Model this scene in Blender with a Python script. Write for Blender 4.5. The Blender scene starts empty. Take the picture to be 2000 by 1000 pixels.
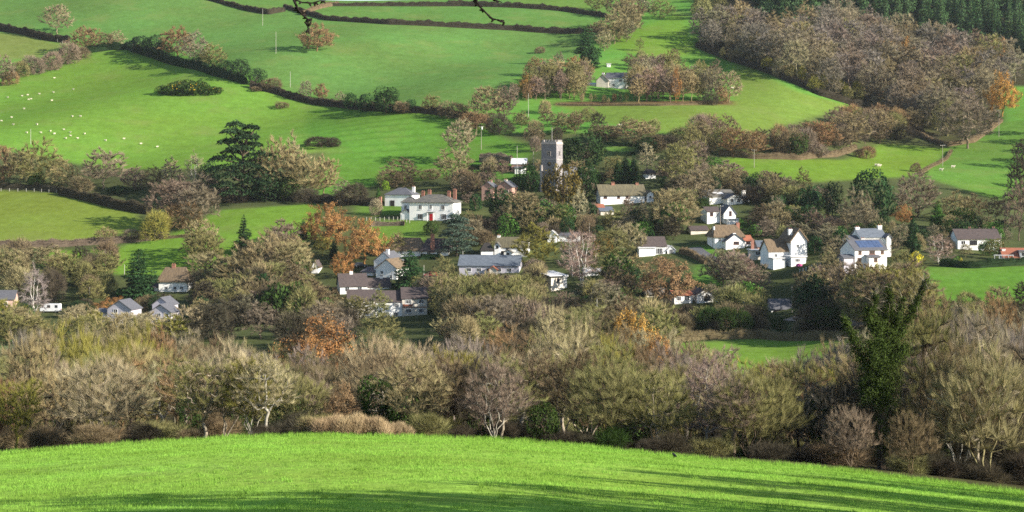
import bpy, bmesh, math, random
import numpy as np
from mathutils import Vector, Matrix, noise as mnoise

sc = bpy.context.scene
col = sc.collection
R = math.radians
# ---------------------------------------------------------------- camera, light, exposure
F = 3593.0                      # focal length in pixels of the 2000 px wide photograph
HV = 300.0                      # row of eye level
cam_d = bpy.data.cameras.new('camera'); cam = bpy.data.objects.new('camera', cam_d); col.objects.link(cam)
cam.location = (0, 0, 0); cam.rotation_euler = (R(90), 0, 0)
cam_d.sensor_width = 36; cam_d.lens = 36 * F / 2000.0; cam_d.shift_y = -0.1
cam_d.clip_start = 0.3; cam_d.clip_end = 6000
sc.camera = cam
SUN_AZ, SUN_EL = R(-24), R(23)  # azimuth from +x towards +y
sdir = Vector((math.cos(SUN_EL)*math.cos(SUN_AZ), math.cos(SUN_EL)*math.sin(SUN_AZ), math.sin(SUN_EL)))
w = bpy.data.worlds.new('World'); sc.world = w; w.use_nodes = True
nt = w.node_tree; nt.nodes.clear()
sky = nt.nodes.new('ShaderNodeTexSky'); sky.sky_type = 'NISHITA'; sky.sun_disc = False
sky.sun_elevation = SUN_EL; sky.sun_rotation = math.pi/2 - SUN_AZ; sky.air_density = 1.0; sky.dust_density = 0.6
bg = nt.nodes.new('ShaderNodeBackground'); bg.inputs[1].default_value = 0.09
out = nt.nodes.new('ShaderNodeOutputWorld')
nt.links.new(sky.outputs[0], bg.inputs[0]); nt.links.new(bg.outputs[0], out.inputs[0])
sl = bpy.data.lights.new('sun', 'SUN'); sl.energy = 5.0; sl.angle = R(0.5); sl.color = (1.0, 0.93, 0.82)
so = bpy.data.objects.new('sun', sl); col.objects.link(so); so.rotation_euler = sdir.to_track_quat('Z', 'Y').to_euler()
sc.view_settings.view_transform = 'Standard'; sc.view_settings.look = 'None'
sc.view_settings.exposure = 1.18; sc.view_settings.gamma = 1.0
sc.cycles.max_bounces = 4; sc.cycles.diffuse_bounces = 2; sc.cycles.glossy_bounces = 2
sc.cycles.transmission_bounces = 3; sc.cycles.transparent_max_bounces = 4
sc.cycles.use_denoising = False; sc.cycles.filter_width = 1.6
sc.cycles.sample_clamp_direct = 2.2; sc.cycles.sample_clamp_indirect = 1.5

# ---------------------------------------------------------------- terrain function
EU = np.array([0, 300, 500, 640, 800, 1000, 1200, 1400, 1600, 1800, 2000], float)
EV = np.array([888, 864, 855, 852, 853, 862, 880, 898, 915, 938, 962], float)
YK = [400, 440, 480, 520, 560, 620, 680, 760, 880, 1020, 1100, 1160, 1300, 1500]
UK = [0, 250, 500, 750, 1000, 1250, 1500, 1750, 2000]
VK = {
 0:    [708, 672, 640, 608, 545, 460, 380, 290, 186, 66, 6, -30, -90, -130],
 250:  [708, 672, 640, 605, 545, 455, 375, 275, 164, 53, -8, -38, -85, -115],
 500:  [708, 672, 640, 600, 540, 430, 368, 262, 150, 50, 3, -4, 40, 90],
 750:  [706, 668, 635, 595, 530, 420, 360, 258, 150, 48, 5, -2, 40, 90],
 1000: [700, 660, 625, 570, 510, 410, 345, 252, 150, 45, 6, 0, 40, 90],
 1250: [700, 662, 618, 555, 500, 405, 340, 252, 145, 45, 9, 2, 40, 90],
 1500: [712, 664, 613, 535, 485, 400, 335, 258, 150, 50, -10, -50, -100, -140],
 1750: [690, 612, 532, 490, 462, 410, 352, 285, 200, 90, 30, -10, -70, -110],
 2000: [660, 585, 524, 502, 478, 430, 372, 302, 205, 100, 40, 0, -60, -100],
}
def cubic(xk, yk, x):           # monotone-ish Hermite (pchip slopes), yk may be (n,) ; returns array
    xk = np.asarray(xk, float); yk = np.asarray(yk, float)
    h = np.diff(xk); d = np.diff(yk)/h
    m = np.zeros_like(yk)
    for i in range(1, len(xk)-1):
        if d[i-1]*d[i] > 0:
            w1 = 2*h[i]+h[i-1]; w2 = h[i]+2*h[i-1]
            m[i] = (w1+w2)/(w1/d[i-1]+w2/d[i])
    m[0], m[-1] = d[0], d[-1]
    x = np.clip(x, xk[0], xk[-1])
    i = np.clip(np.searchsorted(xk, x)-1, 0, len(h)-1)
    t = (x-xk[i])/h[i]
    return ((2*t**3-3*t**2+1)*yk[i] + (t**3-2*t**2+t)*h[i]*m[i] + (-2*t**3+3*t**2)*yk[i+1] + (t**3-t**2)*h[i]*m[i+1])
UG = np.arange(-100, 2101, 20.0); YG = np.arange(0, 1501, 1.0)
ZG = np.zeros((len(UG), len(YG)))
vt = np.array([VK[u] for u in UK], float)
for a, u in enumerate(UG):
    uc = min(max(u, 0), 2000)
    e = float(cubic(EU, EV, np.array([uc]))[0])
    vk = [float(cubic(UK, vt[:, j], np.array([uc]))[0]) for j in range(len(YK))]
    b = 1000 + (e-855)*0.62
    yk = [0, 20, 50, 90, 130, 140, 150, 200, 270, 340] + YK
    z50 = (HV-b)*50/F; z130 = (HV-e)*130/F
    z90 = z50 + (z130-z50)*0.46
    zv = (HV-vk[0])*400/F
    z200 = z130 + (zv-z130)*0.44
    zk = [-1.7, -1.7+(z50+1.7)*0.36, z50, z90, z130, z130-1.4, z130-3.0, z200, z130+(zv-z130)*0.86, zv-0.6] + [(HV-v)*y/F for v, y in zip(vk, YK)]
    ZG[a] = cubic(yk, zk, YG)
def und(x, y):
    k = np.clip((y-560)/200, 0, 1)
    uu = 1000+F*x/np.maximum(y, 100)
    lyn = 0.42*np.sin((y-0.16*x+0.0012*(x+60)**2)*2*np.pi/8.5)*np.exp(-((uu-740)/110)**2-((y-752)/34)**2)   # old strip banks in one field
    roll = np.clip((y-660)/90, 0, 1)*np.clip((1040-y)/120, 0, 1)
    lyn = lyn + roll*(3.2*np.sin(x/41+0.9)*np.cos(y/63+0.5) + 1.6*np.sin(x/23-y/37))
    return lyn + k*(0.55*np.sin(x/19+1.3)*np.sin(y/27+0.4) + 0.9*np.sin(x/47+y/61) + 0.7*np.sin(x/33-y/44+2.0)) 
def gz(x, y):
    x = np.asarray(x, float); y = np.asarray(y, float)
    u = np.clip(1000 + F*x/np.maximum(y, 2.0), UG[0], UG[-1]-0.01)
    yy = np.clip(y, 0, 1499.9)
    fu = (u-UG[0])/20.0; iu = np.floor(fu).astype(int); fu = fu-iu
    iy = np.floor(yy).astype(int); fy = yy-iy
    z = (ZG[iu, iy]*(1-fu)+ZG[iu+1, iy]*fu)*(1-fy) + (ZG[iu, iy+1]*(1-fu)+ZG[iu+1, iy+1]*fu)*fy
    return z + und(x, y) - np.minimum(y, 0)*0.1
def pix(x, y, z): return 1000+F*x/y, HV-F*z/y
_ys = np.arange(395, 1400, 0.5)
def gy(u, v):                   # distance at which the ground (beyond the valley) is seen at pixel (u, v)
    xs = (u-1000)/F*_ys
    vv = HV - F*gz(xs, _ys)/_ys
    i = np.nonzero(vv <= v)[0]
    return float(_ys[i[0]]) if len(i) else 1090.0
def at(u, y):
    x = (u-1000)/F*y
    return x, y, float(gz(x, y))

# ---------------------------------------------------------------- materials
def mat(name):
    m = bpy.data.materials.new(name); m.use_nodes = True; n = m.node_tree; n.nodes.clear()
    return m, n, n.nodes.new, n.links.new
def solid(name, c, c2=None, scale=2.0, rough=0.85, stretch=(1, 1, 1), metal=0.0, bump=0.0, detail=5, spec=0.3, lo=0.3, hi=0.7):
    m, n, N, L = mat(name)
    b = N('ShaderNodeBsdfPrincipled'); o = N('ShaderNodeOutputMaterial'); L(b.outputs[0], o.inputs[0])
    b.inputs['Roughness'].default_value = rough; b.inputs['Metallic'].default_value = metal
    b.inputs['Specular IOR Level'].default_value = spec
    if c2 is None: c2 = tuple(v*0.8 for v in c)
    tc = N('ShaderNodeTexCoord'); mp = N('ShaderNodeMapping'); mp.inputs['Scale'].default_value = stretch
    L(tc.outputs['Object'], mp.inputs[0])
    nz = N('ShaderNodeTexNoise'); nz.inputs['Scale'].default_value = scale; nz.inputs['Detail'].default_value = detail
    L(mp.outputs[0], nz.inputs['Vector'])
    cr = N('ShaderNodeValToRGB'); cr.color_ramp.elements[0].position = lo; cr.color_ramp.elements[1].position = hi
    cr.color_ramp.elements[0].color = (*c2, 1); cr.color_ramp.elements[1].color = (*c, 1)
    L(nz.outputs[0], cr.inputs[0]); L(cr.outputs[0], b.inputs['Base Color'])
    if bump:
        bp = N('ShaderNodeBump'); bp.inputs['Strength'].default_value = bump; bp.inputs['Distance'].default_value = 0.1
        L(nz.outputs[0], bp.inputs['Height']); L(bp.outputs[0], b.inputs['Normal'])
    return m
def foliage(name, trans=0.25, vmin=0.6, vmax=1.4, nscale=0.5):
    """colour comes from the object's own colour, varied leaf by leaf and clump by clump"""
    m, n, N, L = mat(name)
    oi = N('ShaderNodeObjectInfo'); ge = N('ShaderNodeNewGeometry'); tc = N('ShaderNodeTexCoord')
    nz = N('ShaderNodeTexNoise'); nz.inputs['Scale'].default_value = nscale; nz.inputs['Detail'].default_value = 3
    L(tc.outputs['Object'], nz.inputs['Vector'])
    mr = N('ShaderNodeMapRange'); mr.inputs[3].default_value = vmin; mr.inputs[4].default_value = vmax
    L(ge.outputs['Random Per Island'], mr.inputs[0])
    m2 = N('ShaderNodeMapRange'); m2.inputs[1].default_value = 0.3; m2.inputs[2].default_value = 0.7
    m2.inputs[3].default_value = 0.75; m2.inputs[4].default_value = 1.25; L(nz.outputs[0], m2.inputs[0])
    mu = N('ShaderNodeMath'); mu.operation = 'MULTIPLY'; L(mr.outputs[0], mu.inputs[0]); L(m2.outputs[0], mu.inputs[1])
    hs = N('ShaderNodeHueSaturation'); L(oi.outputs['Color'], hs.inputs['Color']); L(mu.outputs[0], hs.inputs['Value'])
    mh = N('ShaderNodeMapRange'); mh.inputs[3].default_value = 0.485; mh.inputs[4].default_value = 0.515
    L(nz.outputs[0], mh.inputs[0]); L(mh.outputs[0], hs.inputs['Hue'])
    d = N('ShaderNodeBsdfDiffuse'); t = N('ShaderNodeBsdfTranslucent'); mx = N('ShaderNodeMixShader'); o = N('ShaderNodeOutputMaterial')
    L(hs.outputs[0], d.inputs[0]); L(hs.outputs[0], t.inputs[0]); mx.inputs[0].default_value = trans
    L(d.outputs[0], mx.inputs[1]); L(t.outputs[0], mx.inputs[2]); L(mx.outputs[0], o.inputs[0])
    return m
def ground_mat(name, s1, s2, s3, amp=1.0):
    """field colour attribute with patches, tussocks and fine streaks"""
    m, n, N, L = mat(name)
    at_ = N('ShaderNodeAttribute'); at_.attribute_name = 'field'; tc = N('ShaderNodeTexCoord')
    def nz(scale, detail, vec=None, st=None):
        a = N('ShaderNodeTexNoise'); a.inputs['Scale'].default_value = scale; a.inputs['Detail'].default_value = detail
        a.inputs['Roughness'].default_value = 0.6
        if st:
            mp = N('ShaderNodeMapping'); mp.inputs['Scale'].default_value = st; L(tc.outputs['Object'], mp.inputs[0]); L(mp.outputs[0], a.inputs['Vector'])
        else: L(tc.outputs['Object'], a.inputs['Vector'])
        return a
    a = nz(s1, 4); b = nz(s2, 5); c = nz(s3, 3, st=(1, 0.35, 1))
    def rng(s, lo, hi):
        q = N('ShaderNodeMapRange'); q.inputs[1].default_value = 0.3; q.inputs[2].default_value = 0.7
        q.inputs[3].default_value = lo; q.inputs[4].default_value = hi; L(s.outputs[0], q.inputs[0]); return q
    ra, rb, rc = rng(a, 1-0.18*amp, 1+0.18*amp), rng(b, 1-0.2*amp, 1+0.2*amp), rng(c, 1-0.15*amp, 1+0.15*amp)
    m1 = N('ShaderNodeMath'); m1.operation = 'MULTIPLY'; L(ra.outputs[0], m1.inputs[0]); L(rb.outputs[0], m1.inputs[1])
    m2 = N('ShaderNodeMath'); m2.operation = 'MULTIPLY'; L(m1.outputs[0], m2.inputs[0]); L(rc.outputs[0], m2.inputs[1])
    hs = N('ShaderNodeHueSaturation'); L(at_.outputs['Color'], hs.inputs['Color']); L(m2.outputs[0], hs.inputs['Value'])
    hr = rng(a, 0.482, 0.502); L(hr.outputs[0], hs.inputs['Hue'])
    pn = nz(s1*2.6, 6); pr = N('ShaderNodeMapRange'); pr.inputs[1].default_value = 0.52; pr.inputs[2].default_value = 0.72; pr.inputs[3].default_value = 0.0; pr.inputs[4].default_value = 0.42
    L(pn.outputs[0], pr.inputs[0]); mx = N('ShaderNodeMix'); mx.data_type = 'RGBA'; L(pr.outputs[0], mx.inputs['Factor']); L(hs.outputs[0], mx.inputs['A']); mx.inputs['B'].default_value = (0.17, 0.19, 0.06, 1)
    d = N('ShaderNodeBsdfDiffuse'); o = N('ShaderNodeOutputMaterial'); L(mx.outputs['Result'], d.inputs[0])
    bp = N('ShaderNodeBump'); bp.inputs['Strength'].default_value = 0.35; bp.inputs['Distance'].default_value = 0.5
    L(b.outputs[0], bp.inputs['Height']); L(bp.outputs[0], d.inputs['Normal']); L(d.outputs[0], o.inputs[0])
    return m
M = {}
M['twig'] = foliage('twig', 0.08, 0.66, 1.34)
M['leaf'] = foliage('leaf', 0.18, 0.55, 1.45)
M['needle'] = foliage('needle', 0.08, 0.6, 1.4)
M['bark'] = foliage('bark', 0.0, 0.8, 1.2, 2.0)
M['ground'] = ground_mat('ground', 0.018, 0.22, 0.9, 0.65)
M['lawn'] = ground_mat('lawn', 0.07, 0.9, 4.0)
M['white'] = solid('white_render', (0.88, 0.87, 0.84), (0.74, 0.72, 0.68), 0.9, stretch=(1, 1, .35))
M['cream'] = solid('cream_render', (0.66, 0.6, 0.5), (0.54, 0.48, 0.4), 0.7)
M['lilac'] = solid('shade_lilac_render', (0.5, 0.47, 0.52), (0.42, 0.4, 0.44), 0.7)  # lilac grey of walls in shade, put into the colour
M['pinkw'] = solid('pink_render', (0.55, 0.38, 0.3), (0.46, 0.31, 0.25), 0.7)
M['brick'] = solid('brick', (0.32, 0.15, 0.1), (0.22, 0.1, 0.075), 3.0)
M['brickp'] = solid('pale_brick', (0.44, 0.27, 0.2), (0.33, 0.19, 0.15), 2.0)
M['stone'] = solid('church_stone', (0.29, 0.265, 0.26), (0.13, 0.125, 0.135), 1.3, detail=8, stretch=(1, 1, 1.8), bump=0.4)
M['stonel'] = solid('dressed_stone', (0.45, 0.4, 0.36), (0.3, 0.27, 0.25), 2.0)
M['slate'] = solid('slate', (0.13, 0.13, 0.14), (0.07, 0.07, 0.08), 1.5, rough=0.6, stretch=(1, 2.5, 2.5))
M['bslate'] = solid('blue_slate', (0.15, 0.17, 0.2), (0.085, 0.1, 0.12), 1.2, rough=0.55, stretch=(1, 2.5, 2.5))
M['mslate'] = solid('mossy_slate', (0.17, 0.155, 0.12), (0.065, 0.065, 0.068), 0.9, rough=0.7, stretch=(1, 2, 2))
M['tile'] = solid('brown_tile', (0.1, 0.075, 0.068), (0.05, 0.04, 0.04), 1.6, stretch=(1, 2.5, 2.5))
M['redtile'] = solid('red_tile', (0.36, 0.13, 0.07), (0.22, 0.08, 0.05), 1.4, stretch=(1, 2.5, 2.5))
M['thatch'] = solid('thatch', (0.19, 0.135, 0.08), (0.09, 0.065, 0.042), 1.2, stretch=(3, 0.6, 0.6), bump=0.5)
M['mthatch'] = solid('mossy_thatch', (0.15, 0.13, 0.075), (0.08, 0.07, 0.045), 1.0, stretch=(2.5, 0.6, 0.6), bump=0.5)
M['lead'] = solid('pale_sheet_roof', (0.62, 0.62, 0.62), (0.5, 0.5, 0.5), 0.8, rough=0.5)
M['glass'] = solid('window_glass', (0.03, 0.035, 0.045), (0.018, 0.02, 0.026), 1.0, rough=0.12, spec=0.6)
M['frame'] = solid('white_paint', (0.8, 0.8, 0.78), None, 2.0, rough=0.5)
M['brown'] = solid('brown_paint', (0.16, 0.07, 0.045), None, 2.0, rough=0.5)
M['red'] = solid('red_paint', (0.45, 0.015, 0.02), None, 2.0, rough=0.4)
M['dark'] = solid('dark_timber', (0.035, 0.03, 0.027), None, 2.0)
M['solar'] = solid('solar_glass', (0.075, 0.11, 0.2), (0.045, 0.07, 0.14), 1.0, rough=0.25, spec=0.6)
M['pole'] = solid('weathered_pole', (0.4, 0.36, 0.3), (0.3, 0.26, 0.22), 3.0)
M['polew'] = solid('pale_pole', (0.46, 0.44, 0.38), None, 3.0)
M['wool'] = solid('wool', (0.64, 0.57, 0.45), (0.52, 0.46, 0.36), 6.0)
M['carwhite'] = solid('white_car_paint', (0.8, 0.8, 0.8), None, 1.0, rough=0.25, spec=0.6)
M['carred'] = solid('crimson_car_paint', (0.42, 0.01, 0.05), None, 1.0, rough=0.25, spec=0.6)
M['cardark'] = solid('dark_car_paint', (0.05, 0.055, 0.065), None, 1.0, rough=0.25, spec=0.6)
M['tyre'] = solid('tyre', (0.02, 0.02, 0.02), None, 4.0)
M['rim'] = solid('rim', (0.5, 0.5, 0.5), None, 4.0, rough=0.35, metal=0.7)
M['asphalt'] = solid('asphalt', (0.12, 0.12, 0.13), (0.08, 0.08, 0.085), 2.0)
M['gravel'] = solid('gravel_drive', (0.42, 0.32, 0.24), (0.32, 0.24, 0.18), 2.0)
M['crow'] = solid('black_feathers', (0.015, 0.015, 0.018), None, 5.0, rough=0.5)
M['pink'] = solid('pink_plastic', (0.7, 0.12, 0.3), None, 1.0)
M['gold'] = solid('gilt', (0.6, 0.45, 0.12), None, 3.0, rough=0.4)

# ---------------------------------------------------------------- mesh helpers
def mesh_np(name, v, f, m):
    v = np.asarray(v, np.float32); f = np.asarray(f, np.int32)
    me = bpy.data.meshes.new(name); k = f.shape[1]
    me.vertices.add(len(v)); me.vertices.foreach_set('co', v.ravel())
    me.loops.add(f.size); me.loops.foreach_set('vertex_index', f.ravel())
    me.polygons.add(len(f)); me.polygons.foreach_set('loop_start', np.arange(0, f.size, k, dtype=np.int32))
    me.update(calc_edges=True); me.materials.append(M[m] if isinstance(m, str) else m)
    return me
class MB:                        # collects shapes and links them as ONE mesh object
    def __init__(s): s.v, s.f = [], []
    def add(s, vs, fs):
        b = len(s.v); s.v += [tuple(p) for p in vs]; s.f += [tuple(i+b for i in q) for q in fs]; return s
    def box(s, x0, x1, y0, y1, z0, z1):
        return s.add([(x0,y0,z0),(x1,y0,z0),(x1,y1,z0),(x0,y1,z0),(x0,y0,z1),(x1,y0,z1),(x1,y1,z1),(x0,y1,z1)],
                     [(0,3,2,1),(4,5,6,7),(0,1,5,4),(1,2,6,5),(2,3,7,6),(3,0,4,7)])
    def tube(s, pts, rad, n=6, cap=True):
        P = [Vector(p) for p in pts]; rings = []
        for i, p in enumerate(P):
            d = (P[min(i+1, len(P)-1)]-P[max(i-1, 0)]).normalized()
            a = d.orthogonal().normalized() if abs(d.z) > 0.99 else d.cross(Vector((0,0,1))).normalized()
            b = d.cross(a); r = rad[i] if hasattr(rad, '__len__') else rad
            rings.append([p+a*(r*math.cos(2*math.pi*k/n))+b*(r*math.sin(2*math.pi*k/n)) for k in range(n)])
        vs = [q for r_ in rings for q in r_]; fs = []
        for i in range(len(P)-1):
            for k in range(n): fs.append((i*n+k, i*n+(k+1)%n, (i+1)*n+(k+1)%n, (i+1)*n+k))
        if cap: fs.append(tuple(range(n))[::-1]); fs.append(tuple((len(P)-1)*n+k for k in range(n)))
        return s.add(vs, fs)
    def prism(s, poly, y0, y1):   # polygon in x,z swept along y
        n = len(poly)
        return s.add([(x, y0, z) for x, z in poly]+[(x, y1, z) for x, z in poly],
                     [tuple(range(n)), tuple(range(2*n-1, n-1, -1))]+[(k, k+n, (k+1) % n+n, (k+1) % n) for k in range(n)])
    def mesh(s, name, m):
        me = bpy.data.meshes.new(name); me.from_pydata(s.v, [], s.f); me.update()
        bm = bmesh.new(); bm.from_mesh(me); bmesh.ops.recalc_face_normals(bm, faces=bm.faces); bm.to_mesh(me); bm.free()
        me.materials.append(M[m] if isinstance(m, str) else m); return me
    def build(s, name, m, parent=None): return link(name, s.mesh(name, m), parent)
def link(name, data, parent=None):
    o = bpy.data.objects.new(name, data); col.objects.link(o)
    if parent is not None: o.parent = parent
    return o
def tag(o, label, cat, group=None, kind=None):
    o['label'] = label; o['category'] = cat
    if group: o['group'] = group
    if kind: o['kind'] = kind
    return o
def thing(name, label, cat, loc, rz=0.0, group=None):
    o = bpy.data.objects.new(name, None); col.objects.link(o); o.location = loc; o.rotation_euler = (0, 0, rz)
    o.empty_display_size = 0.5
    return tag(o, label, cat, group)
def copy_tree(o, parent=None):
    c = o.copy(); col.objects.link(c); c.parent = parent
    for ch in list(o.children): copy_tree(ch, c)
    return c
def inpoly(u, v, poly):
    u = np.asarray(u, float); v = np.asarray(v, float); ins = np.zeros(u.shape, bool); n = len(poly)
    for i in range(n):
        x0, y0 = poly[i]; x1, y1 = poly[(i+1) % n]
        if y0 == y1: continue
        c = ((y0 > v) != (y1 > v)) & (u < (x1-x0)*(v-y0)/(y1-y0)+x0)
        ins ^= c
    return ins
# ---------------------------------------------------------------- the ground
FIELDS = [  # (colour, polygon in picture pixels of the photograph) for the land beyond the valley
 ((0.082, 0.2, 0.045), [(-300,-80),(400,-80),(430,0),(560,20),(640,40),(1000,60),(1185,62),(1120,130),(1010,150),(960,210),(850,215),(700,205),(560,180),(480,140),(400,115),(250,85),(0,72),(-300,60)]),
 ((0.078, 0.2, 0.042), [(400,-40),(1190,-40),(1190,62),(1000,60),(640,40),(560,20),(430,0)]),
 ((0.095, 0.215, 0.040), [(1000,-10),(1180,-10),(1180,16),(1000,14)]),
 ((0.125, 0.19, 0.045), [(-300,60),(60,66),(130,90),(60,115),(-300,110)]),
 ((0.105, 0.245, 0.034), [(-300,160),(0,160),(180,105),(260,90),(480,160),(600,195),(860,225),(870,230),(640,245),(660,290),(420,330),(200,330),(0,290),(-300,280)]),
 ((0.075, 0.205, 0.028), [(600,210),(870,228),(1050,290),(1010,330),(880,345),(740,360),(600,390),(640,285),(600,270)]),
 ((0.135, 0.22, 0.035), [(-300,372),(0,372),(120,378),(260,412),(300,460),(180,474),(0,476),(-300,476)]),
 ((0.115, 0.255, 0.032), [(330,460),(430,410),(620,398),(620,450),(560,500),(300,540),(150,530),(240,480)]),
 ((0.115, 0.24, 0.03), [(100,488),(220,490),(190,515),(90,520)]),
 ((0.115, 0.21, 0.036), [(1090,205),(1430,200),(1440,120),(1250,60),(1330,30),(1360,90),(1460,130),(1560,180),(1720,222),(1500,285),(1400,275),(1150,235)]),
 ((0.105, 0.245, 0.03), [(1190,75),(1330,25),(1365,95),(1300,120),(1200,95)]),
 ((0.11, 0.23, 0.028), [(1415,308),(1650,312),(1720,280),(1850,290),(1860,330),(1770,345),(1600,355),(1420,345)]),
 ((0.085, 0.21, 0.034), [(1850,290),(1950,240),(2300,200),(2300,390),(1950,390),(1800,345)]),
 ((0.09, 0.24, 0.035), [(1950,150),(2300,140),(2300,225),(1985,232)]),
 ((0.095, 0.245, 0.033), [(1740,522),(2300,518),(2300,600),(1740,600)]),
 ((0.11, 0.235, 0.034), [(1000,672),(1380,668),(1500,660),(1690,664),(1690,722),(1390,730),(1000,720)]),
 ((0.085, 0.15, 0.055), [(-300,655),(150,660),(150,720),(-300,720)]),
 ((0.10, 0.23, 0.035), [(720,430),(835,430),(835,475),(720,480)]),
 ((0.08, 0.2, 0.035), [(930,325),(1050,330),(1010,350),(900,375)]),
 ((0.08, 0.2, 0.035), [(1180,285),(1235,285),(1235,300),(1180,300)]),
 ((0.09, 0.21, 0.035), [(690,395),(800,395),(800,420),(690,420)]),
 ((0.08, 0.2, 0.035), [(1360,515),(1410,515),(1410,570),(1340,570)]),
 ((0.085, 0.21, 0.03), [(1350,480),(1400,480),(1410,505),(1360,510)]),
 ((0.11, 0.075, 0.04), [(1080,199),(1430,196),(1436,205),(1080,207)]),
 ((0.07, 0.09, 0.035), [(1640,215),(1720,222),(1860,285),(1700,280),(1600,300),(1420,305),(1400,285)]),
 ((0.04, 0.04, 0.022), [(1340,-80),(2300,-80),(2300,160),(1960,170),(1960,235),(1850,290),(1720,222),(1460,130),(1370,95)]),  # wood floor, coloured darker for the shade between the trunks
]
DEF = (0.06, 0.075, 0.03)       # gardens, verges and rough ground
SHADED_LITTER = (0.035, 0.03, 0.018)   # leaf litter under the valley trees, darkened to stand for shade in the gaps
def field_colour(x, y, z):
    u, v = pix(x, np.maximum(y, 2), z)
    c = np.empty((len(x), 3)); c[:] = DEF
    c[(v < 260) & (y > 640)] = (0.085, 0.215, 0.035)
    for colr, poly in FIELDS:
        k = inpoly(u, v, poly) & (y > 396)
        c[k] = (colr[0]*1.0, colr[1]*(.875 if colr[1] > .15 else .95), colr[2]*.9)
    c[(y < 396)] = SHADED_LITTER
    c[(y < 398) & (y > 325) & (u > 1000) & (u < 1740)] = (0.11, 0.235, 0.034)
    c[(y < 398) & (y > 345) & (u < 160)] = (0.085, 0.15, 0.055)
    return c
def ground_sheet(name, ys, nx, wx, material, colour_fn):
    s = np.linspace(-1, 1, nx); X = np.empty((len(ys), nx)); Y = np.empty_like(X)
    for i, y in enumerate(ys): X[i] = s*wx(y); Y[i] = y
    Z = gz(X.ravel(), Y.ravel()).reshape(X.shape)
    v = np.stack([X.ravel(), Y.ravel(), Z.ravel()], 1)
    a = (np.arange(len(ys)-1)[:, None]*nx + np.arange(nx-1)[None]).ravel()
    f = np.stack([a, a+1, a+1+nx, a+nx], 1)
    me = mesh_np(name, v, f, material); me.polygons.foreach_set('use_smooth', np.ones(len(f), bool))
    c0 = colour_fn(v[:, 0], v[:, 1], v[:, 2]).reshape(len(ys), nx, 3)
    for _ in range(3): c0[1:-1, 1:-1] = (c0[1:-1, 1:-1]*2+c0[:-2, 1:-1]+c0[2:, 1:-1]+c0[1:-1, :-2]+c0[1:-1, 2:])/6
    ca = me.color_attributes.new('field', 'FLOAT_COLOR', 'POINT')
    c = np.ones((len(v), 4), np.float32); c[:, :3] = c0.reshape(-1, 3); ca.data.foreach_set('color', c.ravel())
    o = link(name, me); o['kind'] = 'structure'; return o
wx = lambda y: 70+0.40*max(y, 0)
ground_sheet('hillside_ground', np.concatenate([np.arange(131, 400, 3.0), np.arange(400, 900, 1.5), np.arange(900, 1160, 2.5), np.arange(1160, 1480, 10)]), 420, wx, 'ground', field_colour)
def lawn_colour(x, y, z):
    c = np.empty((len(x), 3)); c[:] = (0.21, 0.37, 0.058); return c
ground_sheet('pasture', np.concatenate([np.arange(-30, 131, 1.5), [131.0]]), 260, wx, 'lawn', lawn_colour)

# grass blades of the near pasture (nobody could count them)
rng = np.random.default_rng(5)
def blades(n, y0, y1, hmin, hmax, wid, umin=-60, umax=2060):
    y = np.sqrt(rng.uniform(y0**2, y1**2, n)); u = rng.uniform(umin, umax, n); x = (u-1000)/F*y
    # tufts: more and longer blades in patches
    pch = np.sin(x*1.7+np.sin(y*0.9)*2)*np.sin(y*0.83+np.sin(x*0.7)*2) + 0.6*np.sin(x*0.31+y*0.2)
    keep = rng.random(n) < 0.55+0.4*pch; x, y, pch = x[keep], y[keep], pch[keep]; n = len(x)
    z = gz(x, y); h = rng.uniform(hmin, hmax, n)*(1+0.25*pch); a = rng.uniform(0, 2*np.pi, n)
    wv = wid*rng.uniform(0.6, 1.3, n)*(y/60)**0.5; l = rng.uniform(0.1, 0.8, n)*h; b = rng.uniform(0, 2*np.pi, n)
    p = np.empty((n, 3, 3))
    p[:, 0] = np.stack([x-np.cos(a)*wv, y-np.sin(a)*wv, z-0.01], 1); p[:, 1] = np.stack([x+np.cos(a)*wv, y+np.sin(a)*wv, z-0.01], 1)
    p[:, 2] = np.stack([x+np.cos(b)*l, y+np.sin(b)*l, z+h], 1)
    return p
def tufts(n, k):
    y = np.sqrt(rng.uniform(46**2, 131**2, n)); x = (rng.uniform(-40, 2040, n)-1000)/F*y; y = np.repeat(y, k)+rng.normal(size=n*k)*.07; x = np.repeat(x, k)+rng.normal(size=n*k)*.09
    m = n*k; z = gz(x, y); h = rng.uniform(.07, .2, m); a = rng.uniform(0, 6.28, m); b = rng.uniform(0, 6.28, m); wv = rng.uniform(.006, .013, m); l = h*rng.uniform(.2, .9, m); p = np.empty((m, 3, 3))
    p[:, 0] = np.stack([x-np.cos(a)*wv, y-np.sin(a)*wv, z-.01], 1); p[:, 1] = np.stack([x+np.cos(a)*wv, y+np.sin(a)*wv, z-.01], 1); p[:, 2] = np.stack([x+np.cos(b)*l, y+np.sin(b)*l, z+h], 1)
    return p
P = np.concatenate([tufts(1500, 26), blades(400000, 44, 96, 0.03, 0.085, 0.009), blades(190000, 96, 131, 0.03, 0.09, 0.011), blades(34000, 127, 132, 0.1, 0.36, 0.011)])
gm = mesh_np('pasture_grass', P.reshape(-1, 3), np.arange(len(P)*3).reshape(-1, 3), foliage('grass_blade', 0.35, 0.72, 1.28, 0.25))
go = link('pasture_grass', gm); go.color = (0.215, 0.375, 0.058, 1)
tag(go, 'short bright green grass covering the near pasture', 'grass', kind='stuff')

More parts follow.
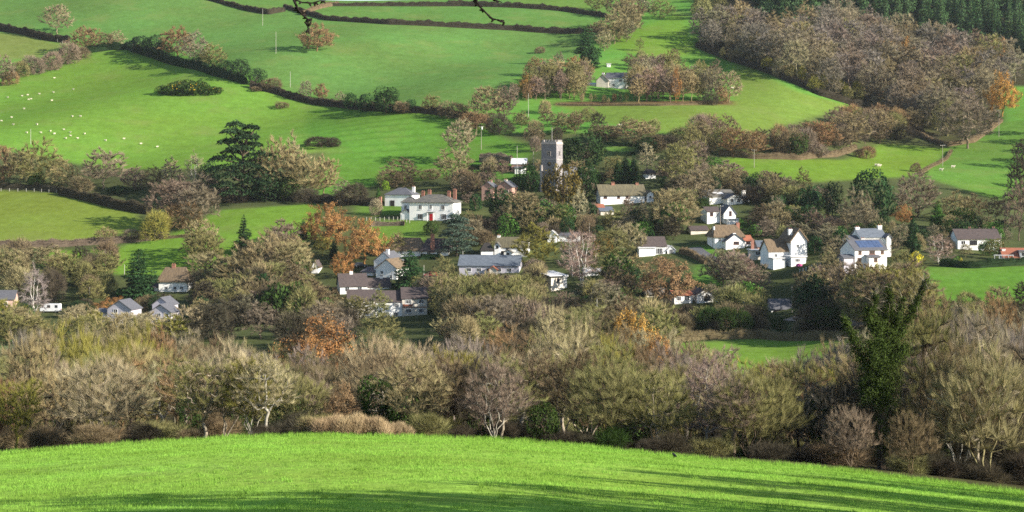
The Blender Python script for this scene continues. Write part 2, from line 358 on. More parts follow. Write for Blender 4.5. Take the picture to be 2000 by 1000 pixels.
# ---------------------------------------------------------------- trees
def unit(v): return v/np.maximum(np.linalg.norm(v, axis=-1, keepdims=True), 1e-9)
def tubes(P, par, rad, rmin=0.0):
    vs, fs = [], []; b = 0
    for i in range(len(P)):
        j = par[i]
        if j < 0 or rad[i] < rmin: continue
        a, c = P[j], P[i]; d = c-a; L = np.linalg.norm(d)
        if L < 1e-6: continue
        d = d/L; n = 6 if rad[i] > 0.1 else (4 if rad[i] > 0.04 else 3)
        s = np.cross(d, [0.3, 0.9, 0.1]); s /= np.linalg.norm(s); t = np.cross(d, s)
        ang = np.arange(n)*2*np.pi/n
        ring = np.cos(ang)[:, None]*s+np.sin(ang)[:, None]*t
        r0 = min(rad[j], rad[i]*1.35)
        vs.append(a-d*r0*0.3+ring*r0); vs.append(c+d*rad[i]*0.2+ring*rad[i])
        k = np.arange(n); fs += [(b+q, b+(q+1) % n, b+n+(q+1) % n, b+n+q) for q in k]; b += 2*n
    return np.concatenate(vs), np.array(fs)
def slivers(base, d, L, wd, rng, out=None):
    q = rng.normal(size=d.shape)
    if out is not None: q = out+q*.38         # flat side turned outwards, so a crown has a lit and a shaded side
    s = unit(np.cross(d, q))
    p = np.empty((len(base), 3, 3)); p[:, 0] = base-s*wd[:, None]/2; p[:, 1] = base+s*wd[:, None]/2; p[:, 2] = base+d*L[:, None]
    return p
def leaves(c, nrm, size, rng, asp=0.75):
    a = unit(np.cross(nrm, rng.normal(size=c.shape))); b = np.cross(nrm, a); s = size[:, None]
    p = np.empty((len(c), 4, 3)); p[:, 0] = c-a*s*asp; p[:, 1] = c-b*s*0.5*asp; p[:, 2] = c+a*s; p[:, 3] = c+b*s*0.5
    return p
def skeleton(seed, H, W, clear, natt, stems=1, fan=0.0, top=0.75, shape='dome', lean=0.0):
    r = np.random.default_rng(seed); P = [np.zeros(3)]; par = [-1]; ok = [False]
    for s in range(stems):
        ang = r.uniform(0, 6.28) if stems == 1 else s*6.28/stems+r.uniform(-.5, .5)
        tilt = (lean if stems == 1 else fan*r.uniform(0.6, 1.3)); hh = H*top*r.uniform(0.85, 1.05); prev = 0; nseg = 9
        for k in range(1, nseg+1):
            t = k/nseg; off = tilt*hh*t**(0.8 if stems > 1 else 1.3)
            p = np.array([math.cos(ang)*off, math.sin(ang)*off, hh*t])+r.normal(size=3)*[.016*H, .016*H, 0.0]*(0 if k == 0 else 1)
            P.append(p); par.append(prev); ok.append(p[2] > clear*H); prev = len(P)-1
    n0 = len(P); rz = H*(1-clear)/2; cz = H*(clear+1)/2
    d = unit(r.normal(size=(natt, 3))); rad = r.uniform(0.25, 1, natt)**0.5
    lob = 1+0.16*np.sin(d[:, 0]*4+seed)*np.sin(d[:, 1]*4+2*seed)+0.12*np.sin(d[:, 2]*7+seed)
    A = d*(rad*lob)[:, None]*[W/2, W/2, rz]
    if shape == 'dome': A[:, :2] *= (1+0.18*np.clip(-A[:, 2:3]/rz, -1, 1)); A[:, 2] = np.where(A[:, 2] < 0, A[:, 2]*0.85, A[:, 2])
    if shape == 'vase': A[:, :2] *= (0.72+0.38*(A[:, 2:3]/rz+0.4))
    if shape == 'tall': A[:, :2] *= (0.95-0.3*(A[:, 2:3]/rz))
    A[:, 2] += cz
    o = np.array([0, 0, clear*H]); A = A[np.argsort(np.linalg.norm(A-o, axis=1))]
    Pa = np.zeros((n0+natt*8, 3)); Pa[:n0] = P; n = n0
    par = par+[0]*(natt*8); okm = np.zeros(n0+natt*8, bool); okm[:n0] = ok
    depth = np.zeros(n0+natt*8)
    for a in A:
        q = Pa[:n]; dv = a-q; dist = np.linalg.norm(dv, axis=1)
        cost = dist*(1+0.9*np.maximum(0, -dv[:, 2])/np.maximum(dist, .01))+0.12*depth[:n]; cost[~okm[:n]] = 1e9
        j = int(np.argmin(cost)); L = dist[j]; k = min(7, max(1, int(L/(0.085*H)+0.5))); st = Pa[j].copy(); prev = j
        bow = r.normal(size=3)*0.10*L; bow[2] = -abs(bow[2])*0.6
        for m in range(1, k+1):
            t = m/k; Pa[n] = st+(a-st)*t+bow*4*t*(1-t)*(k > 1)*0.5+(r.normal(size=3)*0.012*H if m < k else 0)
            par[n] = prev; okm[n] = True; depth[n] = depth[prev]+L/k; prev = n; n += 1
    Pa = Pa[:n]; par = np.array(par[:n]); cnt = np.zeros(n)
    has = np.zeros(n, bool); has[par[1:]] = True
    cnt[~has] = 1
    for i in range(n-1, 0, -1): cnt[par[i]] += cnt[i]
    return Pa, par, cnt, n0
def tree_meshes(name, seed, H, W, clear=0.22, natt=160, ntw=2600, tw=(0.07, 0.11), tl=(0.7, 1.5), stems=1, fan=0.0, top=0.75, shape='dome',
                r0=0.024, rmin=0.02, lf=0, lsize=(0.25, 0.45), up=0.3, lean=0.0, shell=0.0, tn=0.42):
    Pa, par, cnt, n0 = skeleton(seed, H, W, clear, natt, stems, fan, top, shape, lean); r = np.random.default_rng(seed+99)
    rad = H*r0*(cnt/cnt.max())**0.46; rad = np.maximum(rad, 0.011 if rmin < 0.02 else 0.02)
    if stems == 1: rad[0] *= 1.5
    tv, tf = tubes(Pa, par, rad, rmin)
    cand = np.nonzero((cnt <= 4) & (np.arange(len(Pa)) >= n0))[0]; dirs = unit(Pa-Pa[np.maximum(par, 0)])
    c0 = np.array([0, 0, H*(clear+0.3*(1-clear))])
    out = [tv, tf]
    if ntw:
        i = r.choice(cand, ntw); t = r.random((ntw, 1)); base = Pa[i]*t+Pa[par[i]]*(1-t)
        d = unit(dirs[i]*0.7+unit(base-c0)*0.45+[0, 0, up]+r.normal(size=(ntw, 3))*tn)
        L = r.uniform(*tl, ntw); sl_ = slivers(base, d, L, r.uniform(*tw, ntw), r, unit(base-c0))
        out_tw = sl_.reshape(-1, 3)
    if lf:
        i = r.choice(cand, lf); t = r.random((lf, 1)); base = Pa[i]*t+Pa[par[i]]*(1-t)+r.normal(size=(lf, 3))*0.045*H*(0.6+shell)
        nr = unit(unit(base-c0)+r.normal(size=(lf, 3))*0.7); lv = leaves(base, nr, r.uniform(*lsize, lf), r)
    res = {'trunk': mesh_np(name+'_trunk', tv, tf, 'bark')}
    if ntw: res['twigs'] = mesh_np(name+'_twigs', out_tw, np.arange(len(out_tw)).reshape(-1, 3), 'twig')
    if lf: lv = lv.reshape(-1, 3); res['leaves'] = mesh_np(name+'_leaves', lv, np.arange(len(lv)).reshape(-1, 4), 'leaf')
    return res, H, W
def clump_meshes(name, seed, H, W, n=2600, size=(0.3, 0.55), ncl=14, low=0.1, twig=0, mat_='leaf', trunk=True, twl=(0.3, 0.7), up=0.1, rclump=(0.24, 0.4)):
    """dense evergreen or bush: leaves over a heap of clumps"""
    r = np.random.default_rng(seed)
    cc = unit(r.normal(size=(ncl, 3)))*r.uniform(0.2, 0.68, (ncl, 1))*[W/2, W/2, H*(1-low)/2]+[0, 0, H*(1+low)/2]
    cr = r.uniform(*rclump, ncl)*min(W, H*1.1)
    cc[:, 2] = np.maximum(cc[:, 2], cr*0.6)
    i = r.integers(0, ncl, n); d = unit(r.normal(size=(n, 3))); p = cc[i]+d*(cr[i]*r.uniform(0.55, 1.0, n)**0.5)[:, None]*[1, 1, 0.9]
    dep = np.min(np.linalg.norm((p[:, None]-cc[None])/cr[None, :, None], axis=2)+np.where(np.arange(ncl)[None] == i[:, None], 9, 0), axis=1)
    k = (dep > 0.62) & (p[:, 2] > 0.02*H); p, d, i = p[k], d[k], i[k]
    res = {}
    if trunk:
        b = [np.zeros(3)]; par = [-1]; rad = [H*0.035]
        b.append(np.array([0, 0, H*0.3])); par.append(0); rad.append(H*0.028)
        for c in cc: b.append(c); par.append(1); rad.append(H*0.01)
        tv, tf = tubes(np.array(b), par, np.array(rad)); res['trunk'] = mesh_np(name+'_trunk', tv, tf, 'bark')
    if twig:
        n2 = len(p); sv = slivers(p-d*0.2, unit(d+[0, 0, up]+r.normal(size=d.shape)*0.45), r.uniform(*twl, n2), r.uniform(*size, n2), r, d).reshape(-1, 3)
        res['twigs'] = mesh_np(name+'_twigs', sv, np.arange(len(sv)).reshape(-1, 3), 'twig')
    else:
        lv = leaves(p, unit(d+r.normal(size=d.shape)*0.55), r.uniform(*size, len(p)), r).reshape(-1, 3)
        res['leaves'] = mesh_np(name+'_leaves', lv, np.arange(len(lv)).reshape(-1, 4), mat_)
    return res, H, W
def conifer_meshes(name, seed, H, W, n=3800, tiers=15, prof=0.85, droop=0.35, sz=(0.5, 1.0), clear=0.06, nb=7, body=0.0):
    r = np.random.default_rng(seed); t = 1-np.sqrt(r.random(n)*(1-clear*0.0)); t = clear+(1-clear)*t
    tier = np.floor(t*tiers); tt = (tier+r.normal(size=n)*0.16+0.5)/tiers; tt = np.clip(tt, clear, 1)
    Rr = W/2*np.minimum(1, (1-tt)**prof*1.02+0.03)*np.where(tt < 0.12, 0.85, 1)
    kb = r.integers(0, nb, n); ph = kb*6.283/nb+tier*2.4+r.normal(size=n)*(0.2+body); bl = 0.72+0.28*np.sin(kb*12.9+tier*7.7+seed)
    rr = Rr*bl*r.uniform(0.02, 1, n)**0.55
    z = tt*H-droop*rr*(0.5+0.5*rr/np.maximum(Rr, .01))+r.normal(size=n)*0.012*H
    p = np.stack([np.cos(ph)*rr, np.sin(ph)*rr, np.maximum(z, 0.02*H)], 1)
    o = np.stack([np.cos(ph), np.sin(ph), -0.25*np.ones(n)], 1); d = unit(o+r.normal(size=p.shape)*0.5)
    L = r.uniform(*sz, n)*(0.55+0.45*Rr/(W/2)); sv = slivers(p-d*L[:, None]*0.4, d, L, L*0.5, r, o+[0, 0, .7]).reshape(-1, 3)
    P_ = np.array([[0, 0, H*k/8] for k in range(9)]); rad = H*0.02*(1.05-np.arange(9)/8)
    tv, tf = tubes(P_, np.arange(9)-1, rad)
    return {'trunk': mesh_np(name+'_trunk', tv, tf, 'bark'), 'leaves': mesh_np(name+'_leaves', sv, np.arange(len(sv)).reshape(-1, 3), 'needle')}, H, W
def cedar_meshes(name, seed, H, W, n=7600, plates=21):
    r = np.random.default_rng(seed); V = []; b = [np.zeros(3)]; par = [-1]; rad = [H*0.035]
    for k in range(1, 9): b.append(np.array([0.01*H*math.sin(k), 0, H*0.92*k/8])); par.append(k-1); rad.append(H*0.033*(1.08-k/8))
    ps = []
    for k in range(plates):
        t = 0.16+0.84*k/(plates-1); reach = W/2*(1.0-0.5*max(0, (t-0.55)/0.45))*r.uniform(0.6, 1.0); a = k*2.4+r.uniform(-.4, .4)
        c = np.array([math.cos(a)*reach*0.55, math.sin(a)*reach*0.55, H*t]); ps.append((c, reach*0.62, a, reach))
        b.append(np.array([math.cos(a)*reach*0.9, math.sin(a)*reach*0.9, H*t-0.02*H])); par.append(min(8, max(1, int(t*7.2)))); rad.append(H*0.009)
    for c, rp, a, reach in ps:
        m = n//plates; q = r.random(m)**0.5; ph = r.uniform(0, 6.283, m)
        p = np.stack([c[0]+np.cos(ph)*q*rp, c[1]+np.sin(ph)*q*rp*0.85, c[2]-0.05*reach*q*q*3+r.normal(size=m)*0.009*H], 1); V.append(p)
    p = np.concatenate(V); m = len(p); d = unit(np.stack([p[:, 0], p[:, 1], np.full(m, -0.15*W/2)], 1)/(W/2)+r.normal(size=(m, 3))*[0.5, 0.5, 0.22])
    L = r.uniform(0.45, 1.0, m)*H/18; sv = slivers(p, d, L, L*0.55, r).reshape(-1, 3); tv, tf = tubes(np.array(b), par, np.array(rad))
    return {'trunk': mesh_np(name+'_trunk', tv, tf, 'bark'), 'leaves': mesh_np(name+'_leaves', sv, np.arange(len(sv)).reshape(-1, 3), 'needle')}, H, W

KIND = {}
def reg(k, lst): KIND[k] = lst
# far ones (beyond 390 m): coarse twigs
reg('bare', [tree_meshes('bare_%d' % i, 11+i, 12, 11.4, clear=c, natt=320, ntw=24000, tw=(.026, .048), tl=(.5, 1.35), shape=s, top=.66, r0=.016, up=.3, tn=.3) for i, (c, s) in enumerate([(.1, 'dome'), (.07, 'dome'), (.12, 'vase'), (.05, 'dome'), (.14, 'dome')])])
reg('tall', [tree_meshes('tall_%d' % i, 31+i, 14, 6.6, clear=.14, natt=190, ntw=9500, tw=(.026, .048), tl=(.5, 1.35), shape='tall', top=.84, up=.7, r0=.014, tn=.28) for i in range(4)])
reg('multi', [tree_meshes('multi_%d' % i, 41+i, 9, 9, clear=.08, natt=260, ntw=16000, tw=(.024, .042), tl=(.5, 1.3), stems=5, fan=.32, top=.78, up=.65, r0=.013, tn=.27) for i in range(3)])
reg('oak', [tree_meshes('oak_%d' % i, 51+i, 12, 15, clear=.07, natt=230, ntw=4200, tw=(.045, .08), tl=(.35, .9), lf=11000, lsize=(.13, .26), top=.6, r0=.02) for i in range(3)])
reg('birch', [tree_meshes('birch_%d' % i, 61+i, 13, 7.5, clear=.1, natt=160, ntw=5200, tw=(.03, .055), tl=(.6, 1.5), stems=3, fan=.12, top=.86, shape='tall', up=-.1, r0=.011) for i in range(2)])
reg('yew', [clump_meshes('yew_%d' % i, 71+i, 9, 11, n=4600, size=(.28, .55), ncl=16, low=.02) for i in range(3)])
reg('shrub', [clump_meshes('shrub_%d' % i, 81+i, 4, 5, n=1700, size=(.16, .34), ncl=10, low=-.1, trunk=True) for i in range(3)])
reg('bush', [clump_meshes('bush_%d' % i, 91+i, 4, 5, n=7500, size=(.04, .07), ncl=15, low=-.1, twig=1, trunk=True, twl=(.4, .9), up=.5) for i in range(4)])
reg('fir', [conifer_meshes('fir_%d' % i, 101+i, 16, 9) for i in range(3)])
reg('cypress', [conifer_meshes('cypress_%d' % i, 111+i, 11, 5, n=3400, tiers=26, prof=.5, droop=-.4, sz=(.4, .8), nb=11, body=.5, clear=.02) for i in range(2)])
reg('cedar', [cedar_meshes('cedar_0', 121, 18, 20)])
reg('fullfir', [conifer_meshes('fullfir_%d' % i, 125+i, 14, 11, n=5600, tiers=12, prof=.5, droop=.12, sz=(.5, .95), nb=9, body=.2, clear=.03) for i in range(2)])
# near ones (the valley belt): fine twigs
reg('near', [tree_meshes('near_%d' % i, 131+i, 11, 10, clear=c, natt=480, ntw=19000, tw=(.013, .025), tl=(.45, 1.2), shape=s, top=.72, rmin=.009, r0=.021, up=.5, tn=.27) for i, (c, s) in enumerate([(.26, 'dome'), (.2, 'dome'), (.3, 'vase'), (.18, 'dome'), (.24, 'vase')])])
reg('nearmulti', [tree_meshes('nearmulti_%d' % i, 141+i, 9, 9, clear=.15, natt=480, ntw=19000, tw=(.012, .024), tl=(.55, 1.35), stems=st, fan=.36, top=.76, rmin=.009, r0=.016, up=.7, tn=.25) for i, st in enumerate([5, 4, 6, 3])])
reg('nearoak', [tree_meshes('nearoak_%d' % i, 151+i, 10, 11, clear=.1, natt=330, ntw=5000, tw=(.02, .034), tl=(.4, .9), lf=n_, lsize=(.1, .2), top=.7, rmin=.012, r0=.022) for i, n_ in enumerate([16000, 9000])])
reg('nearbush', [clump_meshes('nearbush_%d' % i, 161+i, 3.2, 5.4, n=9500, size=(.016, .032), ncl=20, low=-.2, twig=1, trunk=True, twl=(.4, 1.3), up=.7, rclump=(.14, .3)) for i in range(4)])
reg('nearshrub', [clump_meshes('nearshrub_%d' % i, 171+i, 3, 3.6, n=4200, size=(.07, .15), ncl=12, low=-.1, trunk=True) for i in range(2)])
reg('neargrass', [clump_meshes('neargrass_0', 181, 2.4, 6, n=9000, size=(.02, .034), ncl=12, low=-.3, twig=1, trunk=False, twl=(.4, .9), up=1.3, rclump=(.3, .42))])
# wood floor / far wood: light weight
reg('wood', [tree_meshes('wood_%d' % i, 191+i, 14, 10.5, clear=.22, natt=240, ntw=15000, tw=(.03, .055), tl=(.5, 1.5), shape=s, top=.74, r0=.015, up=.45, tn=.28) for i, s in enumerate(['dome', 'vase', 'dome', 'tall', 'vase'])])

BARKC = dict(pale=(.31,.285,.23), tan=(.26,.22,.16), birch=(.62,.58,.52), dark=(.06,.045,.032))
COLS = dict(tan=(.34,.28,.155), grey=(.29,.25,.17), purple=(.255,.195,.15), olive=(.25,.235,.10), rust=(.30,.19,.105), orange=(.34,.18,.065), gold=(.40,.22,.06),
            pale=(.40,.34,.215), pink=(.33,.235,.2), brown=(.215,.165,.1), dkbrown=(.075,.064,.043), fir=(.03,.065,.024), yew=(.022,.046,.015), dkgreen=(.026,.05,.021),
            green=(.06,.135,.026), lime=(.18,.28,.03), blue=(.075,.11,.085), yelgreen=(.27,.25,.065), ivy=(.04,.07,.018), yewbrown=(.1,.078,.022), grass=(.4,.3,.17), golden=(.48,.4,.04), birch=(.3,.25,.22), mauve=(.255,.215,.185), spruce=(.07,.13,.05))
for k_ in ('tan','grey','purple','olive','pale','pink','brown','mauve','yelgreen','rust'): COLS[k_] = tuple(q*z for q, z in zip(COLS[k_], (.9, .905, .85)))
WORD = dict(tan='tan', grey='grey', purple='purple-brown', olive='olive', rust='rust-tinged', orange='orange-leaved', gold='golden-leaved', pale='pale', pink='pinkish', brown='brown',
            dkbrown='dark brown', fir='dark green', yew='very dark green', dkgreen='dark green', green='green', lime='bright green', blue='blue-green', yelgreen='yellow-green', ivy='ivy green', yewbrown='bronze', grass='straw-coloured', golden='golden yellow', birch='mauve', mauve='mauve-grey', spruce='dark green')
NAME = dict(bare='bare_tree', tall='slender_tree', multi='coppiced_tree', near='woodland_tree', nearmulti='coppiced_tree', wood='woodland_tree', fullfir='conifer', oak='oak_tree', nearoak='oak_tree', birch='birch_tree', yew='evergreen_tree',
            shrub='shrub', nearshrub='shrub', bush='bush', nearbush='bush', neargrass='grass_clump', fir='conifer', cypress='cypress', cedar='cedar')
NOUN = dict(bare_tree='bare tree', slender_tree='slender bare tree', coppiced_tree='many-stemmed bare tree', woodland_tree='bare tree', oak_tree='oak', birch_tree='birch', evergreen_tree='evergreen tree', shrub='evergreen shrub', bush='leafless bush', grass_clump='clump of long dry grass', conifer='conifer', cypress='cypress', cedar='cedar')
CAT = dict(oak_tree='oak', birch_tree='birch', shrub='shrub', bush='bush', grass_clump='grass', conifer='conifer', cypress='cypress', cedar='cedar')
_r = random.Random(7)
LAB = {}; TREES = []
def jit(c, a=0.12, r=_r):
    k = 1+r.uniform(-a, a); return tuple(max(0.005, v*k*(1+r.uniform(-a*.4, a*.4))) for v in c)
def plant(kind, x, y, h, wd, colour, label, group=None, bark=None, variant=None, sink=0.15, rz=None, cjit=0.1):
    lst = KIND[kind]; res, H, W = lst[_r.randrange(len(lst)) if variant is None else variant % len(lst)]
    n = NAME[kind]; z = float(gz(x, y))-sink
    o = thing(n, label, CAT.get(n, 'tree'), (x, y, z), _r.uniform(0, 6.28) if rz is None else rz, group)
    s = h/H; wd *= 1.1 if kind in ('bare', 'oak', 'multi', 'tall') else (1.25 if kind == 'fullfir' else 1.0); o.scale = (wd/W, wd/W, s); c = jit(COLS[colour], cjit)
    if kind == 'wood' : c = tuple(q*1.18 for q in c)
    for part, me in res.items():
        p = link({'trunk': 'trunk', 'twigs': 'crown', 'leaves': 'crown' if 'twigs' not in res else 'leaves'}[part], me, o)
        if part == 'trunk':
            b = BARKC[bark or 'birch'] if bark or kind == 'birch' else (tuple(v*0.6 for v in c) if kind in ('bare', 'tall', 'multi', 'near', 'nearmulti', 'oak', 'nearoak', 'wood') else (.09, .07, .05))
            p.color = (*b, 1)
        elif part == 'twigs' and 'leaves' in res: p.color = (*[v*q for v, q in zip((.22, .17, .11), (1, 1, 1))], 1)
        else: p.color = (*c, 1)
    return o
def T(kind, u, v, hpx, wpx, colour, label, group=None, y=None, **k):
    if y is None: y = gy(u, v)
    x, _, z = at(u, y)
    TREES.append((u, v, hpx, wpx, y))
    return plant(kind, x, y, hpx*y/F, wpx*y/F, colour, label, group, **k)
def hedge(label, pts, hpx, wid, colour, name='hedge', group=None, dens=70, size=(.06, .1), y=None, leafy=False, var=.25, seed=0, tl=(.35, .9)):
    """one hedge along a line of picture points on the ground: a solid heart with twigs or leaves all over it"""
    q = []
    for i, p in enumerate(pts):
        yy = p[2] if len(p) > 2 else gy(p[0], p[1]); x, yy, z = at(p[0], yy); q.append((x, yy, hpx[i] if hasattr(hpx, '__len__') else hpx))
    q = np.array(q); seg = np.linalg.norm(np.diff(q[:, :2], axis=0), axis=1); s = np.concatenate([[0], np.cumsum(seg)]); Lt = s[-1]
    m = max(3, int(Lt/1.5)); ss = np.linspace(0, Lt, m); X = np.interp(ss, s, q[:, 0]); Y = np.interp(ss, s, q[:, 1]); Hh = np.interp(ss, s, q[:, 2])*Y/F
    r = np.random.default_rng(seed+int(Lt*10)); Hh = Hh*(1+var*(np.sin(ss*.35+seed)*.4+np.sin(ss*.9)*.3+r.normal(size=m)*.3)); Z = gz(X, Y)
    tx = np.gradient(X); ty = np.gradient(Y); l = np.hypot(tx, ty)+1e-9; nx, ny = -ty/l, tx/l
    o0 = (X[0], Y[0], Z[0]); n = 10; rings = []
    for k in range(n):
        a = math.pi*(k/(n-1)); cx = math.cos(a)*wid/2*0.85; hz = math.sin(a)**0.6*0.86
        jitr = 1+r.normal(size=m)*.08
        rings.append(np.stack([X+nx*cx*jitr-o0[0], Y+ny*cx*jitr-o0[1], Z+hz*Hh*jitr-(0.3 if k in (0, n-1) else 0)-o0[2]], 1))
    v = np.stack(rings, 1).reshape(-1, 3); f = [(i*n+k, i*n+k+1, (i+1)*n+k+1, (i+1)*n+k) for i in range(m-1) for k in range(n-1)]
    f += [(k, k+1, n-2-k, n-1-k) for k in range(n//2-1)]; b = (m-1)*n; f += [(b+k+1, b+k, b+n-1-k, b+n-2-k) for k in range(n//2-1)]
    c = jit(COLS[colour], .08, random.Random(seed+3))
    N_ = int(min(40000, max(150, dens*Lt*(1+Hh.mean()*.4)))); i = r.random(N_)*(m-1.001); i0 = i.astype(int); t = (i-i0)[:, None]; k = r.integers(0, n, N_)
    G = np.stack(rings, 1); base = G[i0, k]*(1-t)+G[i0+1, k]*t; cen = (G[i0].mean(1)*(1-t)+G[i0+1].mean(1)*t)
    d = unit(unit(base-cen)+[0, 0, .45]+r.normal(size=(N_, 3))*.45)
    if leafy:
        p = leaves(base+d*.05, unit(d+r.normal(size=d.shape)*.5), r.uniform(.12, .28, N_), r).reshape(-1, 3); me = mesh_np('hedge_leaves', p, np.arange(len(p)).reshape(-1, 4), 'leaf')
    else:
        p = slivers(base-d*.15, d, r.uniform(*tl, N_), r.uniform(*size, N_), r, unit(base-cen)).reshape(-1, 3); me = mesh_np('hedge_twigs', p, np.arange(len(p)).reshape(-1, 3), 'twig')
    o = thing(name, label, 'hedge', o0, 0, group)
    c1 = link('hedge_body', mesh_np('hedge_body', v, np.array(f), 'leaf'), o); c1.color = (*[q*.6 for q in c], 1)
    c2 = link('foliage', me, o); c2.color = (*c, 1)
    return o
# ---------------------------------------------------------------- buildings
PROT = []                        # (u0, v0, u1, v1, y): pictures of buildings, kept clear by the scattered planting
def roof_mesh(kind, w, d, eh, rh, ov=0.35, th=0.16):
    m = MB(); W, D = w/2+ov, d/2+ov; k = rh/(d/2); e = eh-ov*k*0.9
    if kind == 'gable':          # ridge along x
        for s in (-1, 1):
            a = [(-W, s*D, e), (W, s*D, e), (W, 0, eh+rh), (-W, 0, eh+rh)]
            m.add(a+[(x, y, z+th) for x, y, z in a], [(0,1,2,3),(4,5,6,7),(0,1,5,4),(1,2,6,5),(2,3,7,6),(3,0,4,7)])
    elif kind == 'front':        # ridge along y, gable faces the camera
        k = rh/(w/2); e = eh-ov*k*0.9
        for s in (-1, 1):
            a = [(s*W, -D, e), (s*W, D, e), (0, D, eh+rh), (0, -D, eh+rh)]
            m.add(a+[(x, y, z+th) for x, y, z in a], [(0,1,2,3),(4,5,6,7),(0,1,5,4),(1,2,6,5),(2,3,7,6),(3,0,4,7)])
    elif kind in ('hip', 'halfhip'):
        g = max(0.3, w/2-d/2*0.95) if kind == 'hip' else w/2-d*0.16
        zt = eh+rh
        b = [(-W,-D,e),(W,-D,e),(W,D,e),(-W,D,e)]; t = [(-g,0,zt),(g,0,zt)]
        m.add(b+[(x,y,z+th) for x,y,z in b]+t, [(0,3,2,1),(0,1,5,4),(1,2,6,5),(2,3,7,6),(3,0,4,7),(4,5,9,8),(5,6,9),(6,7,8,9),(7,4,8)])
    elif kind == 'mono':         # slopes up to the back
        a = [(-W,-D,eh-0.1),(W,-D,eh-0.1),(W,D,eh+rh),(-W,D,eh+rh)]
        m.add(a+[(x,y,z+th) for x,y,z in a], [(0,1,2,3),(4,5,6,7),(0,1,5,4),(1,2,6,5),(2,3,7,6),(3,0,4,7)])
    elif kind == 'flat': m.box(-W, W, -D, D, eh, eh+max(th, rh))
    return m
def wall_mesh(kind, w, d, eh, rh, base=-3.0):
    m = MB(); x, y = w/2, d/2
    if kind == 'gable': m.add([(-x,-y,base),(-x,y,base),(-x,y,eh),(-x,0,eh+rh-.03),(-x,-y,eh),(x,-y,base),(x,y,base),(x,y,eh),(x,0,eh+rh-.03),(x,-y,eh)],
                              [(0,1,2,3,4),(9,8,7,6,5),(0,4,9,5),(1,6,7,2)])
    elif kind == 'front': m.add([(-x,-y,base),(x,-y,base),(x,-y,eh),(0,-y,eh+rh-.03),(-x,-y,eh),(-x,y,base),(x,y,base),(x,y,eh),(0,y,eh+rh-.03),(-x,y,eh)],
                              [(0,1,2,3,4),(9,8,7,6,5),(0,4,9,5),(1,6,7,2)])
    elif kind == 'mono': m.add([(-x,-y,base),(x,-y,base),(x,y,base),(-x,y,base),(-x,-y,eh-.12),(x,-y,eh-.12),(x,y,eh+rh-.02),(-x,y,eh+rh-.02)],
                              [(0,1,5,4),(1,2,6,5),(2,3,7,6),(3,0,4,7)])
    else: m.box(-x, x, -y, y, base, eh-.01)
    return m
def chimney(parent, x, y, z0, h, mt, wd=0.75, pots=2, root=None):
    m = MB(); s = wd/2; m.box(x-s*1.3, x+s*1.3, y-s, y+s, z0-1.6, z0+h-.18); m.box(x-s*1.5, x+s*1.5, y-s*1.2, y+s*1.2, z0+h-.18, z0+h)
    c = m.build('chimney', mt, parent)
    for k in range(pots):
        px = x+(k-(pots-1)/2)*wd*.75; q = MB(); q.tube([(px, y, z0+h), (px, y, z0+h+.4)], [.13, .1], 7); q.build('chimney_pot', 'brick', c)
def window(parent, x, z, ww, wh, face, w, d, fm='frame', bars=1, side=0, name='window'):
    """face: 'f' front, 'l' left, 'r' right; x along that wall, z the sill height"""
    if face == 'f': tr = lambda a, b, c: (a, -d/2-b, c)
    elif face == 'r': tr = lambda a, b, c: (w/2+b, a, c)
    else: tr = lambda a, b, c: (-w/2-b, a, c)
    def bx(m, a0, a1, b0, b1, c0, c1):
        p = [tr(a, b, c) for a in (a0, a1) for b in (b0, b1) for c in (c0, c1)]
        m.add(p, [(0,1,3,2),(4,6,7,5),(0,4,5,1),(2,3,7,6),(0,2,6,4),(1,5,7,3)])
    t = 0.1; m = MB(); x0, x1 = x-ww/2, x+ww/2
    bx(m, x0, x0+t, -.05, .07, z, z+wh); bx(m, x1-t, x1, -.05, .07, z, z+wh); bx(m, x0+t, x1-t, -.05, .07, z+wh-t, z+wh); bx(m, x0+t, x1-t, -.05, .07, z, z+t)
    for k in range(bars):
        c = x0+(x1-x0)*(k+1)/(bars+1); bx(m, c-.035, c+.035, 0.0, .055, z+t, z+wh-t)
    bx(m, x0-.1, x1+.1, -.05, .15, z-.1, z-.003)
    o = m.build(name, fm, parent); g = MB(); bx(g, x0+t, x1-t, -.06, .022, z+t, z+wh-t); g.build('pane', 'glass', o)
    return o
def door(parent, x, ww, wh, w, d, mt='brown', face='f', z=0.0, name='door'):
    m = MB(); y = -d/2
    if face == 'f':
        m.box(x-ww/2, x+ww/2, y-.06, y+.02, z, z+wh); o = m.build(name, mt, parent)
        k = MB(); k.box(x+ww*.3, x+ww*.36, y-.12, y-.063, z+wh*.45, z+wh*.5); k.build('handle', 'rim', o)
    return o
